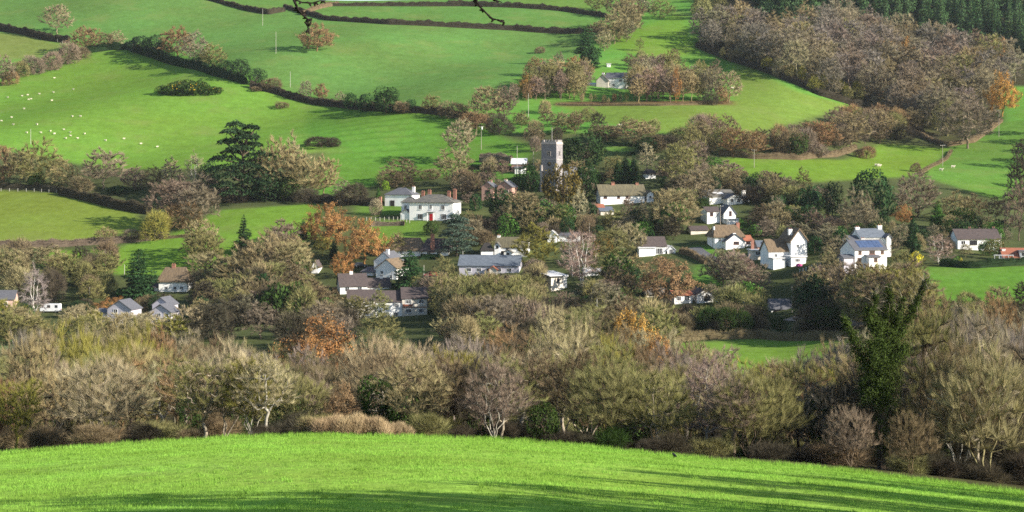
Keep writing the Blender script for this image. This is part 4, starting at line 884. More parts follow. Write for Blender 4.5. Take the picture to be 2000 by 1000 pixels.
wing(h, 7.0, S+8, 0, 5, 14, 3.6, 2.0, 'front', 'cream', 'slate', wname='aisle_wall', rname='aisle_roof', wins=[(-3, 1.6, 1.2, 2.0, 'r', 'stonel', 2), (2, 1.6, 1.2, 2.0, 'r', 'stonel', 2)])

# ---------------------------------------------------------------- vehicles, poles, sheep, small things
def wheel(parent, x, y, r=.33, w_=.2):
    t = MB(); t.tube([(x, y-w_/2, r), (x, y+w_/2, r)], r, 16); o = t.build('wheel', 'tyre', parent)
    c = MB(); c.tube([(x, y-w_/2-.02, r), (x, y+w_/2+.02, r)], r*.6, 12); c.build('rim', 'rim', o)
def bevelled(m, name, mt, parent, wd=.08):
    o = m.build(name, mt, parent); b = o.modifiers.new('edge', 'BEVEL'); b.width = wd; b.segments = 2; b.limit_method = 'ANGLE'; return o
def car(name, label, u, v, rot, body, L=4.1, W=1.75, H=1.45, van=False, y=None):
    yy = gy(u, v) if y is None else y; x, yy, z = at(u, yy); o = thing(name, label, 'van' if van else 'car', (x, yy, z), R(rot))
    a, b = L/2, W/2; m = MB()
    if van: poly = [(-a,.35),(a,.35),(a,H*.45),(a-.25,H*.52),(a-.95,H*.98),(a-1.3,H),(-a+.1,H),(-a,H-.15)]
    else: poly = [(-a,.3),(a,.3),(a,.62),(a-.9,.88),(a-1.55,H-.05),(-a+.75,H),(-a+.12,.95)]
    m.prism(poly, -b, b); bevelled(m, 'body', body, o, .12)
    g = MB()
    if van: q = [[(a-.98,H*.55),(a-.45,H*.55),(a-.95,H*.88),(a-1.3,H*.88)], [(-.2,H*.55),(.7,H*.55),(.7,H*.86),(-.2,H*.86)], [(-a+.5,H*.55),(-a+1.3,H*.55),(-a+1.3,H*.86),(-a+.5,H*.86)]]
    else: q = [[(-a+.5,.95),(a-1.15,.92),(a-1.68,H-.16),(-a+.85,H-.12)]]
    for s in (-1, 1):
        for P_ in q:
            g = MB(); g.prism(P_, s*(b+.004)-.015, s*(b+.004)+.015); g.build('window', 'glass', o)
    ws = MB()
    if van: ws.add([(a-.24,-b*.85,H*.55),(a-.24,b*.85,H*.55),(a-.86,b*.8,H*.96),(a-.86,-b*.8,H*.96)], [(0,1,2,3)])
    else: ws.add([(a-.93,-b*.85,.92),(a-.93,b*.85,.92),(a-1.48,b*.78,H-.1),(a-1.48,-b*.78,H-.1)], [(0,1,2,3)])
    wo = ws.build('windscreen', 'glass', o); wo.location = (.03, 0, .02)
    for sx in (-a*.62, a*.6):
        for s in (-1, 1): wheel(o, sx, s*(b-.09))
    for s in (-1, 1):
        l = MB(); l.box(a-.06, a+.03, s*b*.7-.15, s*b*.7+.15, .55, .72); l.build('headlight', 'frame', o)
        l = MB(); l.box(-a-.03, -a+.05, s*b*.75-.1, s*b*.75+.1, .65, .95); l.build('tail_light', 'red', o)
    return o
car('camper_van', 'white camper van parked at the far left behind the white-stemmed birch', 99, 610, 176, 'carwhite', 5.6, 2.1, 2.45, True)
car('parked_car', 'crimson car parked right of the dark fir by the hall', 842, 541, 172, 'carred')
car('parked_car', 'white car parked against the red wall beside the low bungalow', 1409, 594, 6, 'carwhite')
car('parked_car', 'dark green car parked left of the twin-gabled house', 704, 528, 8, 'cardark', y=566)
car('parked_car', 'silver car half hidden by the bare tree near the crimson car', 856, 551, 165, 'lead')
def pole(label, u, v0, v1, c='pole', arms=0, y=None, group=None, lamp=False, rad=.085):
    yy = gy(u, v1) if y is None else y; x, yy, z = at(u, yy); H_ = (v1-v0)*yy/F
    o = thing('utility_pole', label, 'pole', (x, yy, z), R(_r.uniform(-25, 25)), group)
    m = MB(); m.tube([(0, 0, -.5), (0, 0, H_)], [rad*1.15, rad*.8], 8); m.build('post', c, o)
    for q in range(arms):
        zz = H_-.35-q*.9; m = MB(); m.box(-.95, .95, -.19, -.12, zz, zz+.14); ar = m.build('crossarm', c, o)
        for s in (-.85, 0, .85):
            i = MB(); i.tube([(s, -.15, zz+.14), (s, -.15, zz+.36)], [.06, .04], 6); i.build('insulator', 'frame', ar)
    if lamp: m = MB(); m.tube([(.25, -.3, H_-1.3), (.25, -.3, H_-.2)], .33, 8); m.build('transformer', 'lead', o)
    return o
for a in [('pale thin pole high on the hill, upper one of the line', 513, 17, 50, 'polew', 0), ('pale thin pole left of the lone oak on the hill', 539, 62, 105, 'polew', 0), ('pale thin pole at the long hedge below the lone oak', 567, 140, 171, 'polew', 0),
          ('pale pole at the lower edge of the sheep field', 60, 252, 282, 'polew', 0), ('pale pole in the tree gap above the church', 1032, 183, 229, 'polew', 0), ('dark pole with transformer at the edge of the striped field', 940, 247, 293, 'pole', 1, None, None, True),
          ('pole with a single crossarm standing in the green field on the right', 1473, 292, 328, 'pole', 1), ('pole with crossarm in the small valley of the right hand field', 1841, 283, 325, 'pole', 1), ('grey pole by the shaded top of the far right field', 1951, 216, 268, 'pole', 1),
          ('thin pole left of the transformer pole beside the grey roofed bungalow', 1402, 337, 361, 'pole', 0), ('pole with a white transformer above the grey roofed bungalow', 1424, 337, 358, 'pole', 0, None, None, True), ('brown pole in front of the bronze yew', 1108, 361, 403, 'pole', 0),
          ('pole standing behind the white-stemmed birches', 1151, 436, 470, 'pole', 0), ('tall pole at the left corner of the steep thatched house', 1392, 441, 484, 'pole', 0, None, None, True), ('pole in front of the steep gabled house', 1407, 402, 441, 'pole', 1),
          ('pale pole at the end of the wide dark-roofed house', 1955, 455, 484, 'polew', 0), ('thin pole beside the pinkish birch', 1859, 472, 494, 'polew', 0), ('pole in the shade behind the camper van', 175, 561, 598, 'pole', 0), ('thin pole left of the tall dark fir', 243, 517, 541, 'polew', 0),
          ('pole right of the dark fir by the crimson car', 828, 518, 541, 'polew', 0), ('white pole at the corner of the long hall', 904, 491, 528, 'polew', 0), ('pole at the front of the twin-gabled house', 765, 530, 556, 'pole', 0), ('pole in the dark scrub left of the golden tree', 1166, 575, 622, 'polew', 0, 470),
          ('pole in the dark scrub right of the red garden wall', 1453, 590, 630, 'pole', 0, 470), ('pole directly behind the double garage', 1547, 557, 610, 'pole', 0), ('pole with a light top left of the church tower', 1010, 285, 340, 'polew', 0), ('short pole between barn and tower', 1042, 296, 330, 'pole', 0)]:
    pole(*a)
def sheep_mesh():
    v = [((-.45,0,.62),.26),((-.15,0,.66),.31),((.2,0,.65),.29),((.45,0,.7),.2),((.62,0,.86),.12),((.8,0,.82),.085)]
    legs = [(-.38,.13),(-.38,-.13),(.33,.13),(.33,-.13)]
    V = [p for p, _ in v]; rr = [q for _, q in v]; E = [(k, k+1) for k in range(5)]
    for i, (x, y) in enumerate(legs):
        b = len(V); V += [(x, y, .42), (x+(.03 if x < 0 else 0), y, .22), (x, y, .02)]; rr += [.1, .045, .045]; E += [(0 if x < 0 else 2, b), (b, b+1), (b+1, b+2)]
    for s in (-1, 1): b = len(V); V += [(.6, s*.16, .93)]; rr += [.035]; E += [(4, b)]
    me = bpy.data.meshes.new('sheep_body'); me.from_pydata(V, E, []); o = bpy.data.objects.new('tmp', me); col.objects.link(o)
    sk = o.modifiers.new('skin', 'SKIN'); ss = o.modifiers.new('sub', 'SUBSURF'); ss.levels = 1
    for i, d in enumerate(me.skin_vertices[0].data): d.radius = (rr[i], rr[i]); d.use_root = (i == 1)
    dg = bpy.context.evaluated_depsgraph_get(); out_ = bpy.data.meshes.new_from_object(o.evaluated_get(dg)); bpy.data.objects.remove(o)
    out_.materials.clear(); out_.materials.append(M['wool']); out_.name = 'sheep_body'; return out_
sm = sheep_mesh()
SH = [(15,189),(43,186),(54,184),(56,193),(61,192),(77,182),(104,179),(101,195),(143,173),(47,211),(23,228),(3,235),(26,242),(72,242),(141,226),(157,226),(106,151),
      (52,258),(80,258),(98,255),(106,260),(125,252),(137,258),(138,264),(128,269),(152,269),(165,260),(206,273),(242,270),(275,280),(307,286)]
for i, (u, v) in enumerate(SH):
    y = gy(u, v+3); x, y, z = at(u, y); o = link('sheep', sm); o.location = (x, y, z); o.scale = (.8,)*3; o.rotation_euler = (0, 0, _r.choice([0, 3.1])+_r.uniform(-.6, .6))
    tag(o, 'small white sheep grazing in the big sheep field on the left', 'sheep', 'sheep grazing in the left hand field')
for u, v, l in [(1430,172,'white sheep by the pale tree end of the hilltop garden wood'), (1443,173,'outermost white sheep beside the garden wood'), (1211,245,'lone white sheep in the field above the churchyard'), (1712,323,'white sheep lying in the hollow field, left of a pair'),
                (1717,324,'white sheep lying in the hollow field, right of a pair'), (1861,326,'white sheep right of the crossarm pole in the gully field'), (1838,332,'small grey sheep just below the crossarm pole')]:
    y = gy(u, v+3); x, y, z = at(u, y); o = link('sheep', sm); o.location = (x, y, z); o.scale = (1.3,)*3; o.rotation_euler = (0, 0, _r.uniform(-.6, .6)); tag(o, l, 'sheep')
# gravestones behind the tower
for i in range(9):
    u = 1138+i*3.2+_r.uniform(-1, 1); v = 334+_r.uniform(-2, 3); y = gy(u, v); x, y, z = at(u, y)
    m = MB(); m.prism([(-.32, -.2), (.32, -.2), (.32, .8), (.18, 1.05), (-.18, 1.05), (-.32, .8)], -.06, .06); o = m.build('gravestone', 'stonel'); o.location = (x, y, z); o.rotation_euler = (R(_r.uniform(-4, 4)), 0, R(-15+_r.uniform(-8, 8)))
    tag(o, 'pale upright gravestone in the churchyard under the big yew', 'gravestone', 'gravestones in the churchyard')
x, y, z = at(1560, gy(1560, 520)); m = MB(); n = 10
V = [(math.cos(a*2*math.pi/n)*1.0*q, math.sin(a*2*math.pi/n)*.7*q, h_) for q, h_ in ((1, 0), (.95, .35), (.7, .65), (.3, .8)) for a in range(n)]
m.add(V, [(i*n+a, i*n+(a+1) % n, (i+1)*n+(a+1) % n, (i+1)*n+a) for i in range(3) for a in range(n)]+[tuple(range(3*n, 4*n))]); o = m.build('garden_cover', 'pink'); o.location = (x, y-.6, z)
tag(o, 'bright pink rounded cover lying in front of the low white annexe', 'cover')
def fence(label, pts, n, h=1.15, c='polew'):
    q = [at(u, gy(u, v)) for u, v in pts]; q = np.array(q); s = np.concatenate([[0], np.cumsum(np.linalg.norm(np.diff(q[:, :2], axis=0), axis=1))])
    o = thing('fence', label, 'fence', tuple(q[0])); prev = None; wr = MB()
    for t in np.linspace(0, s[-1], n):
        x, y = np.interp(t, s, q[:, 0]), np.interp(t, s, q[:, 1]); z = float(gz(x, y)); p = (x-q[0][0], y-q[0][1], z-q[0][2])
        m = MB(); m.tube([(p[0], p[1], p[2]-.3), (p[0], p[1], p[2]+h)], .09, 6); m.build('fence_post', c, o)
        if prev:
            for zz in (.5, .95): wr.tube([(prev[0], prev[1], prev[2]+zz), (p[0], p[1], p[2]+zz)], .012, 3)
        prev = p
    wr.build('wire', 'rim', o)
fence('post and wire fence with pale posts below the top left hedge', [(0, 56), (40, 63), (80, 74), (122, 86)], 13, 1.7)
fence('post and wire fence along the top of the olive green field on the left', [(2, 374), (60, 374), (110, 377)], 8)
fence('pale garden railing on the bank in front of the white villa', [(716, 431), (745, 431), (775, 430), (800, 436)], 12)
fence('white paling beside the thatched house and its annexe', [(1562, 532), (1580, 527), (1602, 519)], 8, 1.0, 'frame')
def ribbon(name, pts, wid, mt, lift=.06):
    q = []
    for p in pts: yy = p[2] if len(p) > 2 else gy(p[0], p[1]); q.append(at(p[0], yy)[:2])
    q = np.array(q); s = np.concatenate([[0], np.cumsum(np.linalg.norm(np.diff(q, axis=0), axis=1))]); m = max(3, int(s[-1]/1.5)); ss = np.linspace(0, s[-1], m)
    X, Y = np.interp(ss, s, q[:, 0]), np.interp(ss, s, q[:, 1]); tx, ty = np.gradient(X), np.gradient(Y); l = np.hypot(tx, ty); nx, ny = -ty/l, tx/l; V = []
    for i in range(m):
        for k_ in (-1, -.33, .33, 1): x, y = X[i]+nx[i]*wid/2*k_, Y[i]+ny[i]*wid/2*k_; V.append((x, y, float(gz(x, y))+lift))
    f = [(i*4+k_, i*4+k_+1, i*4+k_+5, i*4+k_+4) for i in range(m-1) for k_ in range(3)]
    o = link(name, mesh_np(name, V, f, mt)); o['kind'] = 'structure'; return o
ribbon('driveway', [(1356, 484), (1366, 492), (1384, 503), (1404, 512)], 4.2, 'asphalt', .12)
ribbon('lane', [(1545, 621), (1580, 623), (1625, 628), (1700, 634)], 5, 'gravel', .12)
ribbon('farm_track', [(205, 498), (216, 490), (208, 484)], 3.5, 'gravel', .12)
# the crow on the pasture
x, y, z = at(1317, 112.0); z = float(gz(x, y))
V = [(-.32,0,.2),(-.12,0,.26),(.06,0,.33),(.17,0,.43),(.28,0,.42),(0,.06,.2),(0,.06,.03),(0,-.06,.2),(0,-.06,.03)]; E = [(0,1),(1,2),(2,3),(3,4),(1,5),(5,6),(1,7),(7,8)]; rr = [.03,.1,.11,.07,.018,.03,.012,.03,.012]
me = bpy.data.meshes.new('crow'); me.from_pydata(V, E, []); o = bpy.data.objects.new('crow_tmp', me); col.objects.link(o); o.modifiers.new('skin', 'SKIN'); o.modifiers.new('sub', 'SUBSURF').levels = 1
for i, d in enumerate(me.skin_vertices[0].data): d.radius = (rr[i], rr[i]); d.use_root = (i == 1)
me2 = bpy.data.meshes.new_from_object(o.evaluated_get(bpy.context.evaluated_depsgraph_get())); bpy.data.objects.remove(o); me2.materials.clear(); me2.materials.append(M['crow'])
o = link('crow', me2); o.location = (x, y, z+.03); o.scale = (.75,)*3; o.rotation_euler = (0, 0, 2.2); tag(o, 'black crow standing in the grass near the pasture edge', 'bird')
# ---------------------------------------------------------------- hedges
H_ = [
 ('long trimmed dark hedge curving across the top of the hill, lower one', [(555,16),(640,40),(760,48),(880,53),(1000,59),(1130,66),(1185,64)], [8,10,11,11,12,12,8], 2.2, 'dkbrown'),
 ('trimmed dark hedge along the skyline of the hill, upper one', [(640,12),(760,12),(900,12),(1000,15),(1100,22),(1185,34)], [6,8,11,11,11,9], 2.2, 'dkbrown'),
 ('scruffy hedge running down from the top edge of the hill to the long trimmed hedge', [(385,-6),(430,6),(480,20),(525,28),(556,22)], [8,9,10,11,8], 2.4, 'dkbrown'),
 ('pale scrubby hedge below the skyline at the meeting of two hedges', [(590,30),(620,18),(660,10)], [8,9,8], 2.2, 'brown'),
 ('dark hedge behind the fence in the top left corner', [(-60,48),(0,60),(40,66),(90,78),(135,84)], [16,15,14,14,14], 2.6, 'dkbrown'),
 ('dark hedge foot joining the dark evergreens across the left hill', [(165,104),(210,98),(250,96),(300,112),(350,128),(420,148),(480,165)], [16,14,15,18,18,18,16], 3, 'dkgreen'),
 ('dark hedge below the pale pole and lone oak, running to the evergreens', [(490,172),(540,182),(600,200),(660,208),(720,216),(800,220),(880,226),(950,240)], [14,14,13,14,16,14,14,14], 3, 'dkbrown'),
 ('dark clipped hedge along the top of the olive green left field', [(-40,368),(0,369),(60,370),(120,376)], 11, 2.0, 'dkbrown'),
 ('dark hedge slanting down the right side of the olive green left field', [(118,380),(170,392),(230,408),(290,418)], [14,18,20,20], 2.6, 'dkbrown'),
 ('brown hedge under the olive green left field', [(-30,484),(40,484),(110,482),(180,478),(240,474),(300,468),(330,464)], [14,14,14,14,12,14,8], 2.4, 'purple'),
 ('low dry brown bank between the two lower left fields', [(300,468),(350,464),(420,458)], [5,5,4], 1.6, 'brown'),
 ('curving dark hedge round the bend of the farm track', [(196,486),(212,484),(224,490),(226,500)], 9, 1.8, 'dkbrown'),
 ('brown hedge bank falling left from the farm track', [(205,504),(180,512),(150,520)], 8, 2, 'brown'),
 ('dark overgrown hedge at the foot of the striped field', [(410,378),(480,386),(560,392),(640,396),(700,400),(745,402)], [16,18,18,16,16,14], 4, 'dkbrown'),
 ('pinkish brown hedge above the churchyard lane', [(938,316),(965,316),(1000,318)], [18,20,14], 2.6, 'purple'),
 ('dark shaded hedge under the pinkish brown one', [(915,330),(960,331),(1010,334)], 10, 2.2, 'dkgreen'),
 ('dark shadowed lower hedge of the hillside wood', [(1362,92),(1400,108),(1460,128),(1530,155),(1600,186),(1690,212),(1770,240),(1800,262)], [12,12,12,12,13,14,14,12], 3.5, 'dkbrown'),
 ('brown hedge along the top of the right hand lower field', [(1405,302),(1470,310),(1560,312),(1630,306),(1670,290)], [10,11,11,11,9], 2.4, 'brown'),
 ('brown hedge from the wood edge to the far right fields', [(1765,250),(1800,268),(1850,286),(1900,278),(1955,238)], [10,9,8,10,8], 2.4, 'brown'),
 ('dry brown line of the ditch in the right hand hollow', [(1795,342),(1820,326),(1850,310),(1858,296)], 5, 1.4, 'brown'),
 ('dark dense hedge under the red-roofed house at the right edge', [(1838,520),(1900,524),(1960,520),(2020,514)], [14,15,15,15], 2.8, 'dkgreen'),
 ('bright clipped garden hedge right of the steep gabled house', [(1444,444),(1470,446),(1508,448)], [16,18,20], 2.4, 'green', True),
 ('dark clipped garden hedge behind the solar panel house', [(1580,480),(1620,482),(1655,480)], [22,24,22], 3, 'dkgreen', True),
 ('dark garden hedge right of the tall brick stack', [(822,506),(858,506)], 11, 2, 'dkgreen', True),
 ('reddish brown hedge bordering the meadow beyond the golden tree', [(1280,668),(1380,662),(1480,660),(1560,664),(1650,662)], [15,17,18,15,15], 3, 'brown'),
 ('dark hedge behind the garden wall of the low bungalow', [(1395,604),(1440,606),(1492,614)], 11, 2.5, 'dkbrown'),
 ('brown clipped hedge in the shade of the long lower orchard', [(1330,494),(1350,500),(1380,516)], [10,12,10], 2, 'brown'),
 ('low dark hedge at the top of the churchyard field', [(1180,284),(1235,286)], 7, 2, 'dkgreen'),
 ('dark churchyard hedge below the small field', [(1180,304),(1240,304)], 8, 2, 'dkgreen'),
 ('dry purple hedge lying under the villa bank', [(725,442),(760,440),(790,440)], 8, 2.2, 'purple'),
 ('green hedge in front of the white villa', [(880,436),(915,440),(950,436)], 10, 2.5, 'dkgreen', True),
 ('low beech hedge with rusty leaves at the foot of the hill garden wood', [(1085,205),(1180,207),(1290,207),(1400,204)], [3,3.5,3,3], 1.2, 'brown'),
]
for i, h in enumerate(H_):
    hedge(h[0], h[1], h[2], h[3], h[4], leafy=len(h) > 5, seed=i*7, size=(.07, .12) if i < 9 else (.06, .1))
# ---------------------------------------------------------------- trees one can tell apart: kind, u, v (foot), height, width in picture pixels, colour, label
TL = [
 # upper left hill
 ('bare',112,66,56,58,'pale','pale round tree standing alone behind the top left fence'),
 ('bare',166,104,54,58,'rust','bare tree with rusty top at the corner of the left hill hedge'),
 ('bare',205,98,34,34,'brown','small brown bare tree in the gap right of the rusty-topped tree'),
 ('bare',228,92,32,34,'pale','small pale bare tree in the hedge gap on the left hill'),
 ('bare',5,168,62,50,'grey','grey bare tree at the left edge above the sheep'),
 ('bush',38,152,34,44,'olive','olive bush at the left end of the sheep field top hedge'),
 ('bush',66,146,40,50,'purple','purple-brown bush, third from the left edge above the sheep'),
 ('bush',100,138,40,48,'purple','purple-brown bush above the sheep, left of the rusty-topped tree'),
 ('bush',132,126,44,50,'purple','tall purple-brown bush touching the rusty-topped tree'),
 ('bush',18,166,30,40,'rust','low rusty bush at the left edge under the grey bare tree'),
 ('bush',158,116,28,40,'brown','brown bush under the rusty-topped corner tree'),
 ('yew',270,104,34,46,'dkgreen','dark evergreen at the left end of the black hedge row'),
 ('yew',300,110,40,46,'dkgreen','dark evergreen left of the orange-topped hedge tree'),
 ('bare',346,116,66,62,'rust','big bare tree with orange top in the dark hedge row'),
 ('bare',380,122,60,56,'grey','grey bare tree right of the orange-topped hedge tree'),
 ('yew',322,118,36,40,'dkgreen','dark evergreen under the orange-topped hedge tree'),
 ('bare',415,134,48,50,'olive','olive bare tree in the hedge row above the gorse clump'),
 ('yew',396,134,30,36,'dkgreen','dark bushy evergreen above the gorse clump'),
 ('yew',440,146,30,40,'dkgreen','dark evergreen right of the olive hedge tree'),
 ('yew',470,156,42,44,'dkgreen','rounded dark evergreen above the right end of the gorse clump'),
 ('yew',500,166,34,36,'dkgreen','dark evergreen at the low end of the left hill hedge'),
 ('bush',530,176,26,44,'brown','brown bush in the hedge just left of the pale pole'),
 ('bush',500,178,10,26,'brown','little dark bush in the field left of the pale pole'),
 ('bush',549,212,14,30,'brown','round brown bush alone in the sheep field'),
 ('oak',619,100,56,76,'rust','lone broad oak with russet leaves in the middle of the hill field'),
 ('bush',1055,104,14,24,'brown','small lone bush in the shaded corner of the hill field'),
 ('bare',598,196,38,26,'grey','thin grey bare tree in the hedge below the lone oak'),
 ('oak',628,196,34,30,'rust','small russet oak in the hedge below the lone oak'),
 ('tall',664,204,26,22,'pale','thin pale sapling in the hedge right of the small russet oak'),
 ('yew',684,214,34,30,'fir','narrow dark evergreen, left one of the dark hedge pair'),
 ('yew',713,218,36,34,'fir','dark evergreen, right one of the dark hedge pair'),
 ('yew',754,222,50,56,'yew','largest dark round evergreen in the long hedge across the hill'),
 ('bush',786,222,26,40,'brown','brown bush right of the largest hedge evergreen'),
 ('yew',803,220,28,20,'fir','small pointed evergreen in the hedge right of the largest one'),
 ('bare',841,222,38,36,'olive','round olive bare tree standing in the long hill hedge'),
 ('bush',884,232,34,60,'brown','wide brown thicket at the right end of the long hill hedge'),
 ('bare',952,242,72,76,'tan','big tan bare tree with russet foot above the striped field'),
 ('bush',930,252,34,60,'rust','russet undergrowth at the foot of the big tan tree'),
 ('bush',975,262,40,60,'dkbrown','dark thicket right of the big tan tree'),
 ('bare',985,240,70,50,'purple','purple bare tree just right of the big tan tree'),
 ('bare',898,318,84,64,'pale','tall pale bare tree with white limbs right of the striped field'),
 ('bare',884,362,70,72,'tan','tan bare tree below the tall pale one'),
 ('bush',905,372,44,60,'brown','brown bush behind the villa garden'),
 ('bare',785,358,48,72,'brown','brown spreading tree on the field edge above the villa'),
 ('bush',775,366,34,70,'brown','brown bush under the spreading tree above the villa'),
 ('bush',840,350,22,44,'brown','brown bush between the spreading tree and the tan one'),
 ('shrub',754,372,20,18,'lime','yellow-green shrub beside the coach house roof'),
 ('fir',739,390,26,22,'green','small green conifer left of the coach house'),
 ('bush',734,420,34,28,'pale','pale feathery bush left of the coach house'),
 ('bush',690,400,46,70,'dkbrown','dark brown thicket left of the coach house'),
 ('bare',670,392,40,40,'grey','grey tree over the dark thicket left of the coach house'),
 ('bush',628,288,22,72,'dkbrown','dark wide bush on the edge of the striped field'),
 ('bush',650,286,20,34,'dkbrown','round dark bush at the right end of the striped field hedge'),
 ('cedar',474,392,154,150,'dkgreen','great dark cedar with flat tiers left of the striped field'),
 ('bare',540,388,122,80,'tan','tall tan bare tree right of the great cedar'),
 ('tall',572,384,120,60,'pale','tall pale bare tree, second right of the great cedar'),
 ('multi',600,390,90,80,'tan','tan bushy tree right of the tall pale one by the cedar'),
 ('bare',632,386,84,60,'tan','rounded tan tree at the right end of the cedar group'),
 ('yew',560,392,50,50,'ivy','dark ivy-clad tree in the cedar group'),
 ('yew',520,394,54,60,'dkgreen','dark evergreen in the shade at the cedar foot'),
 ('yew',410,372,56,50,'dkgreen','dark evergreen left of the great cedar'),
 ('bush',600,396,30,60,'dkbrown','dark bush at the foot of the cedar group'),
 ('bush',455,396,30,70,'dkbrown','dark bush under the great cedar'),
 # left middle
 ('oak',8,360,78,56,'rust','russet-leaved oak at the left edge below the sheep'),
 ('bare',78,364,90,92,'olive','big olive-grey bare tree under the sheep field'),
 ('bare',40,366,74,60,'tan','tan bare tree between the russet oak and the olive-grey tree'),
 ('yew',70,368,34,34,'ivy','ivy-dark bush under the olive-grey tree'),
 ('bare',122,370,60,56,'tan','tan bare tree right of the olive-grey tree'),
 ('bare',201,368,80,84,'grey','bare grey tree with clear trunk alone under the sheep field'),
 ('bush',160,376,34,50,'brown','brown bush left of the clear-trunked grey tree'),
 ('shrub',232,380,20,44,'dkgreen','dark shrub right of the clear-trunked grey tree'),
 ('bare',262,372,46,50,'purple','purple bare tree right of the clear-trunked grey tree'),
 ('bare',300,376,50,44,'brown','brown bare tree in the middle left thicket'),
 ('tall',335,376,66,50,'pale','pale branching tree in front of the dark field shadow'),
 ('birch',380,372,78,44,'pale','pale slender birches left of the great cedar'),
 ('bare',352,402,60,70,'purple','purple-brown tree at the upper left of the big thicket'),
 ('bare',400,398,58,60,'purple','pinkish bare tree at the upper right of the big thicket'),
 ('bare',330,440,86,90,'purple','broad purple-brown tree in front of the big thicket'),
 ('bare',385,444,92,84,'purple','broad reddish tree on the right of the big thicket'),
 ('bush',356,448,54,70,'rust','rust-coloured bush in the middle of the big thicket'),
 ('bush',302,470,58,64,'yelgreen','round yellow-green bush in front of the big thicket'),
 ('bare',207,476,34,44,'tan','small tan tree on the hedge below the olive green field'),
 ('bush',268,470,24,60,'purple','purple brambles left of the round yellow-green bush'),
 ('fir',476,496,78,60,'dkgreen','dark open conifer standing in the lower left field'),
 # lower left
 ('fullfir',271,582,98,78,'fir','tall dense dark green fir left of the brown thatched cottage'),
 ('birch',68,622,108,60,'birch','white-stemmed bare birch above the camper van'),
 ('shrub',62,632,30,24,'green','bright green leafy clump at the birch foot'),
 ('cypress',4,642,58,28,'green','rounded green conifer at the left edge'),
 ('oak',222,612,32,84,'orange','low orange-leaved tree behind the shade-lilac house'),
 ('bare',118,556,66,60,'olive','ivy-stemmed olive tree right of the white birch'),
 ('bare',145,560,56,50,'olive','olive tree, second right of the white birch'),
 ('bare',30,560,70,70,'tan','tan bare tree at the left edge beyond the birch'),
 ('bare',95,530,54,80,'tan','tan spreading tree under the brown hedge on the left'),
 ('multi',10,540,62,70,'tan','bushy tan tree in the left corner under the brown hedge'),
 ('bare',382,574,44,40,'dkbrown','dark bare tree right of the brown thatched cottage'),
 ('cypress',430,560,54,30,'fir','dark pointed cypress in the tan trees'),
 ('multi',405,555,66,80,'tan','tan bushy tree left of the dark pointed cypress'),
 ('multi',470,568,74,110,'tan','big tan bushy tree right of the dark pointed cypress'),
 ('multi',520,560,110,110,'tan','large pale tan tree left of the narrow white gable'),
 ('bare',570,565,90,90,'tan','tan tree right beside the narrow white gable'),
 ('bare',545,520,60,60,'tan','upper tan tree below the open conifer'),
 ('cypress',592,468,40,26,'fir','small dark cypress left of the orange oak'),
 ('oak',640,486,92,98,'orange','orange-brown oak, left one of the pair below the villa'),
 ('oak',712,516,90,86,'orange','orange-brown oak, right one of the pair below the villa'),
 ('cypress',652,506,40,24,'dkgreen','small very dark cypress under the orange oaks'),
 ('oak',668,544,54,46,'orange','small orange-leaved tree beside the brown-roofed house'),
 ('bare',630,500,40,34,'yelgreen','yellow-green tree left of the very dark cypress'),
 ('fullfir',800,562,76,68,'fir','broad dark fir right of the twin-gabled house'),
 ('bare',776,500,46,34,'olive','olive sapling in front of the brown thatched cottages'),
 ('cedar',892,500,82,80,'blue','blue-green cedar right of the tall brick stack'),
 ('yew',842,460,30,34,'ivy','dark evergreen above the tall brick stack'),
 ('bare',922,478,50,44,'grey','grey bare tree right of the blue-green cedar'),
 ('bush',945,480,34,50,'brown','brown bush above the dormered house'),
 # church and centre
 ('yew',1034,384,64,48,'yew','black-green yew against the left side of the church tower'),
 ('yew',1140,330,68,92,'yew','huge very dark yew behind and right of the church tower'),
 ('yew',1098,408,88,80,'yewbrown','bronze-topped yew in front of the church tower'),
 ('yew',1142,392,72,54,'yew','dark yew right of the bronze-topped one'),
 ('cypress',1222,366,66,34,'dkgreen','dark tall cypress, middle of the group above the thatched house'),
 ('cypress',1206,368,58,30,'yew','blackish cypress, left of the group above the thatched house'),
 ('cypress',1238,366,64,30,'fir','green cypress, right of the group above the thatched house'),
 ('tall',1264,338,58,38,'pale','pale bare tree right of the cypress group'),
 ('yew',1262,300,34,46,'yew','dark flat evergreen top above the pale bare tree'),
 ('yew',980,432,62,70,'yew','dark laurel mass in front of the pink brick house'),
 ('bare',1020,450,74,74,'tan','tan bare tree right of the dark laurel mass'),
 ('bare',1090,452,54,60,'olive','mossy bare tree below the bronze yew'),
 ('bare',1048,520,80,90,'yelgreen','broad mossy yellow-green tree beside the white-stemmed birches'),
 ('birch',1118,540,100,50,'pink','pinkish birch with white stems, left of the pair in the centre'),
 ('birch',1138,560,118,66,'pink','pinkish birch with white fan of stems, right of the pair in the centre'),
 ('tall',1132,440,76,34,'pale','slender pale bare tree under the bronze yew'),
 ('multi',1232,500,64,60,'pale','pale upright willow left of the glazed bungalow'),
 ('bare',1195,520,80,76,'olive','olive tree between the birches and the glazed bungalow'),
 ('bush',1180,500,44,50,'gold','yellow-leaved bush behind the birches'),
 ('bare',1180,545,50,80,'olive','low olive orchard tree above the white outbuilding'),
 ('bare',1235,560,60,70,'tan','tan orchard tree left of the rusty oak'),
 ('oak',1300,600,100,112,'rust','broad rusty oak with clear trunk in front of the low shed'),
 ('bare',1390,592,40,40,'grey','thin grey tree behind the white gabled bungalow'),
 ('bare',1320,460,90,90,'tan','spreading tan tree right of the long thatched house'),
 ('bare',1300,440,70,60,'tan','tan bare tree over the end of the long thatched house'),
 ('bare',1360,400,70,76,'grey','grey bare tree left of the grey roofed bungalow'),
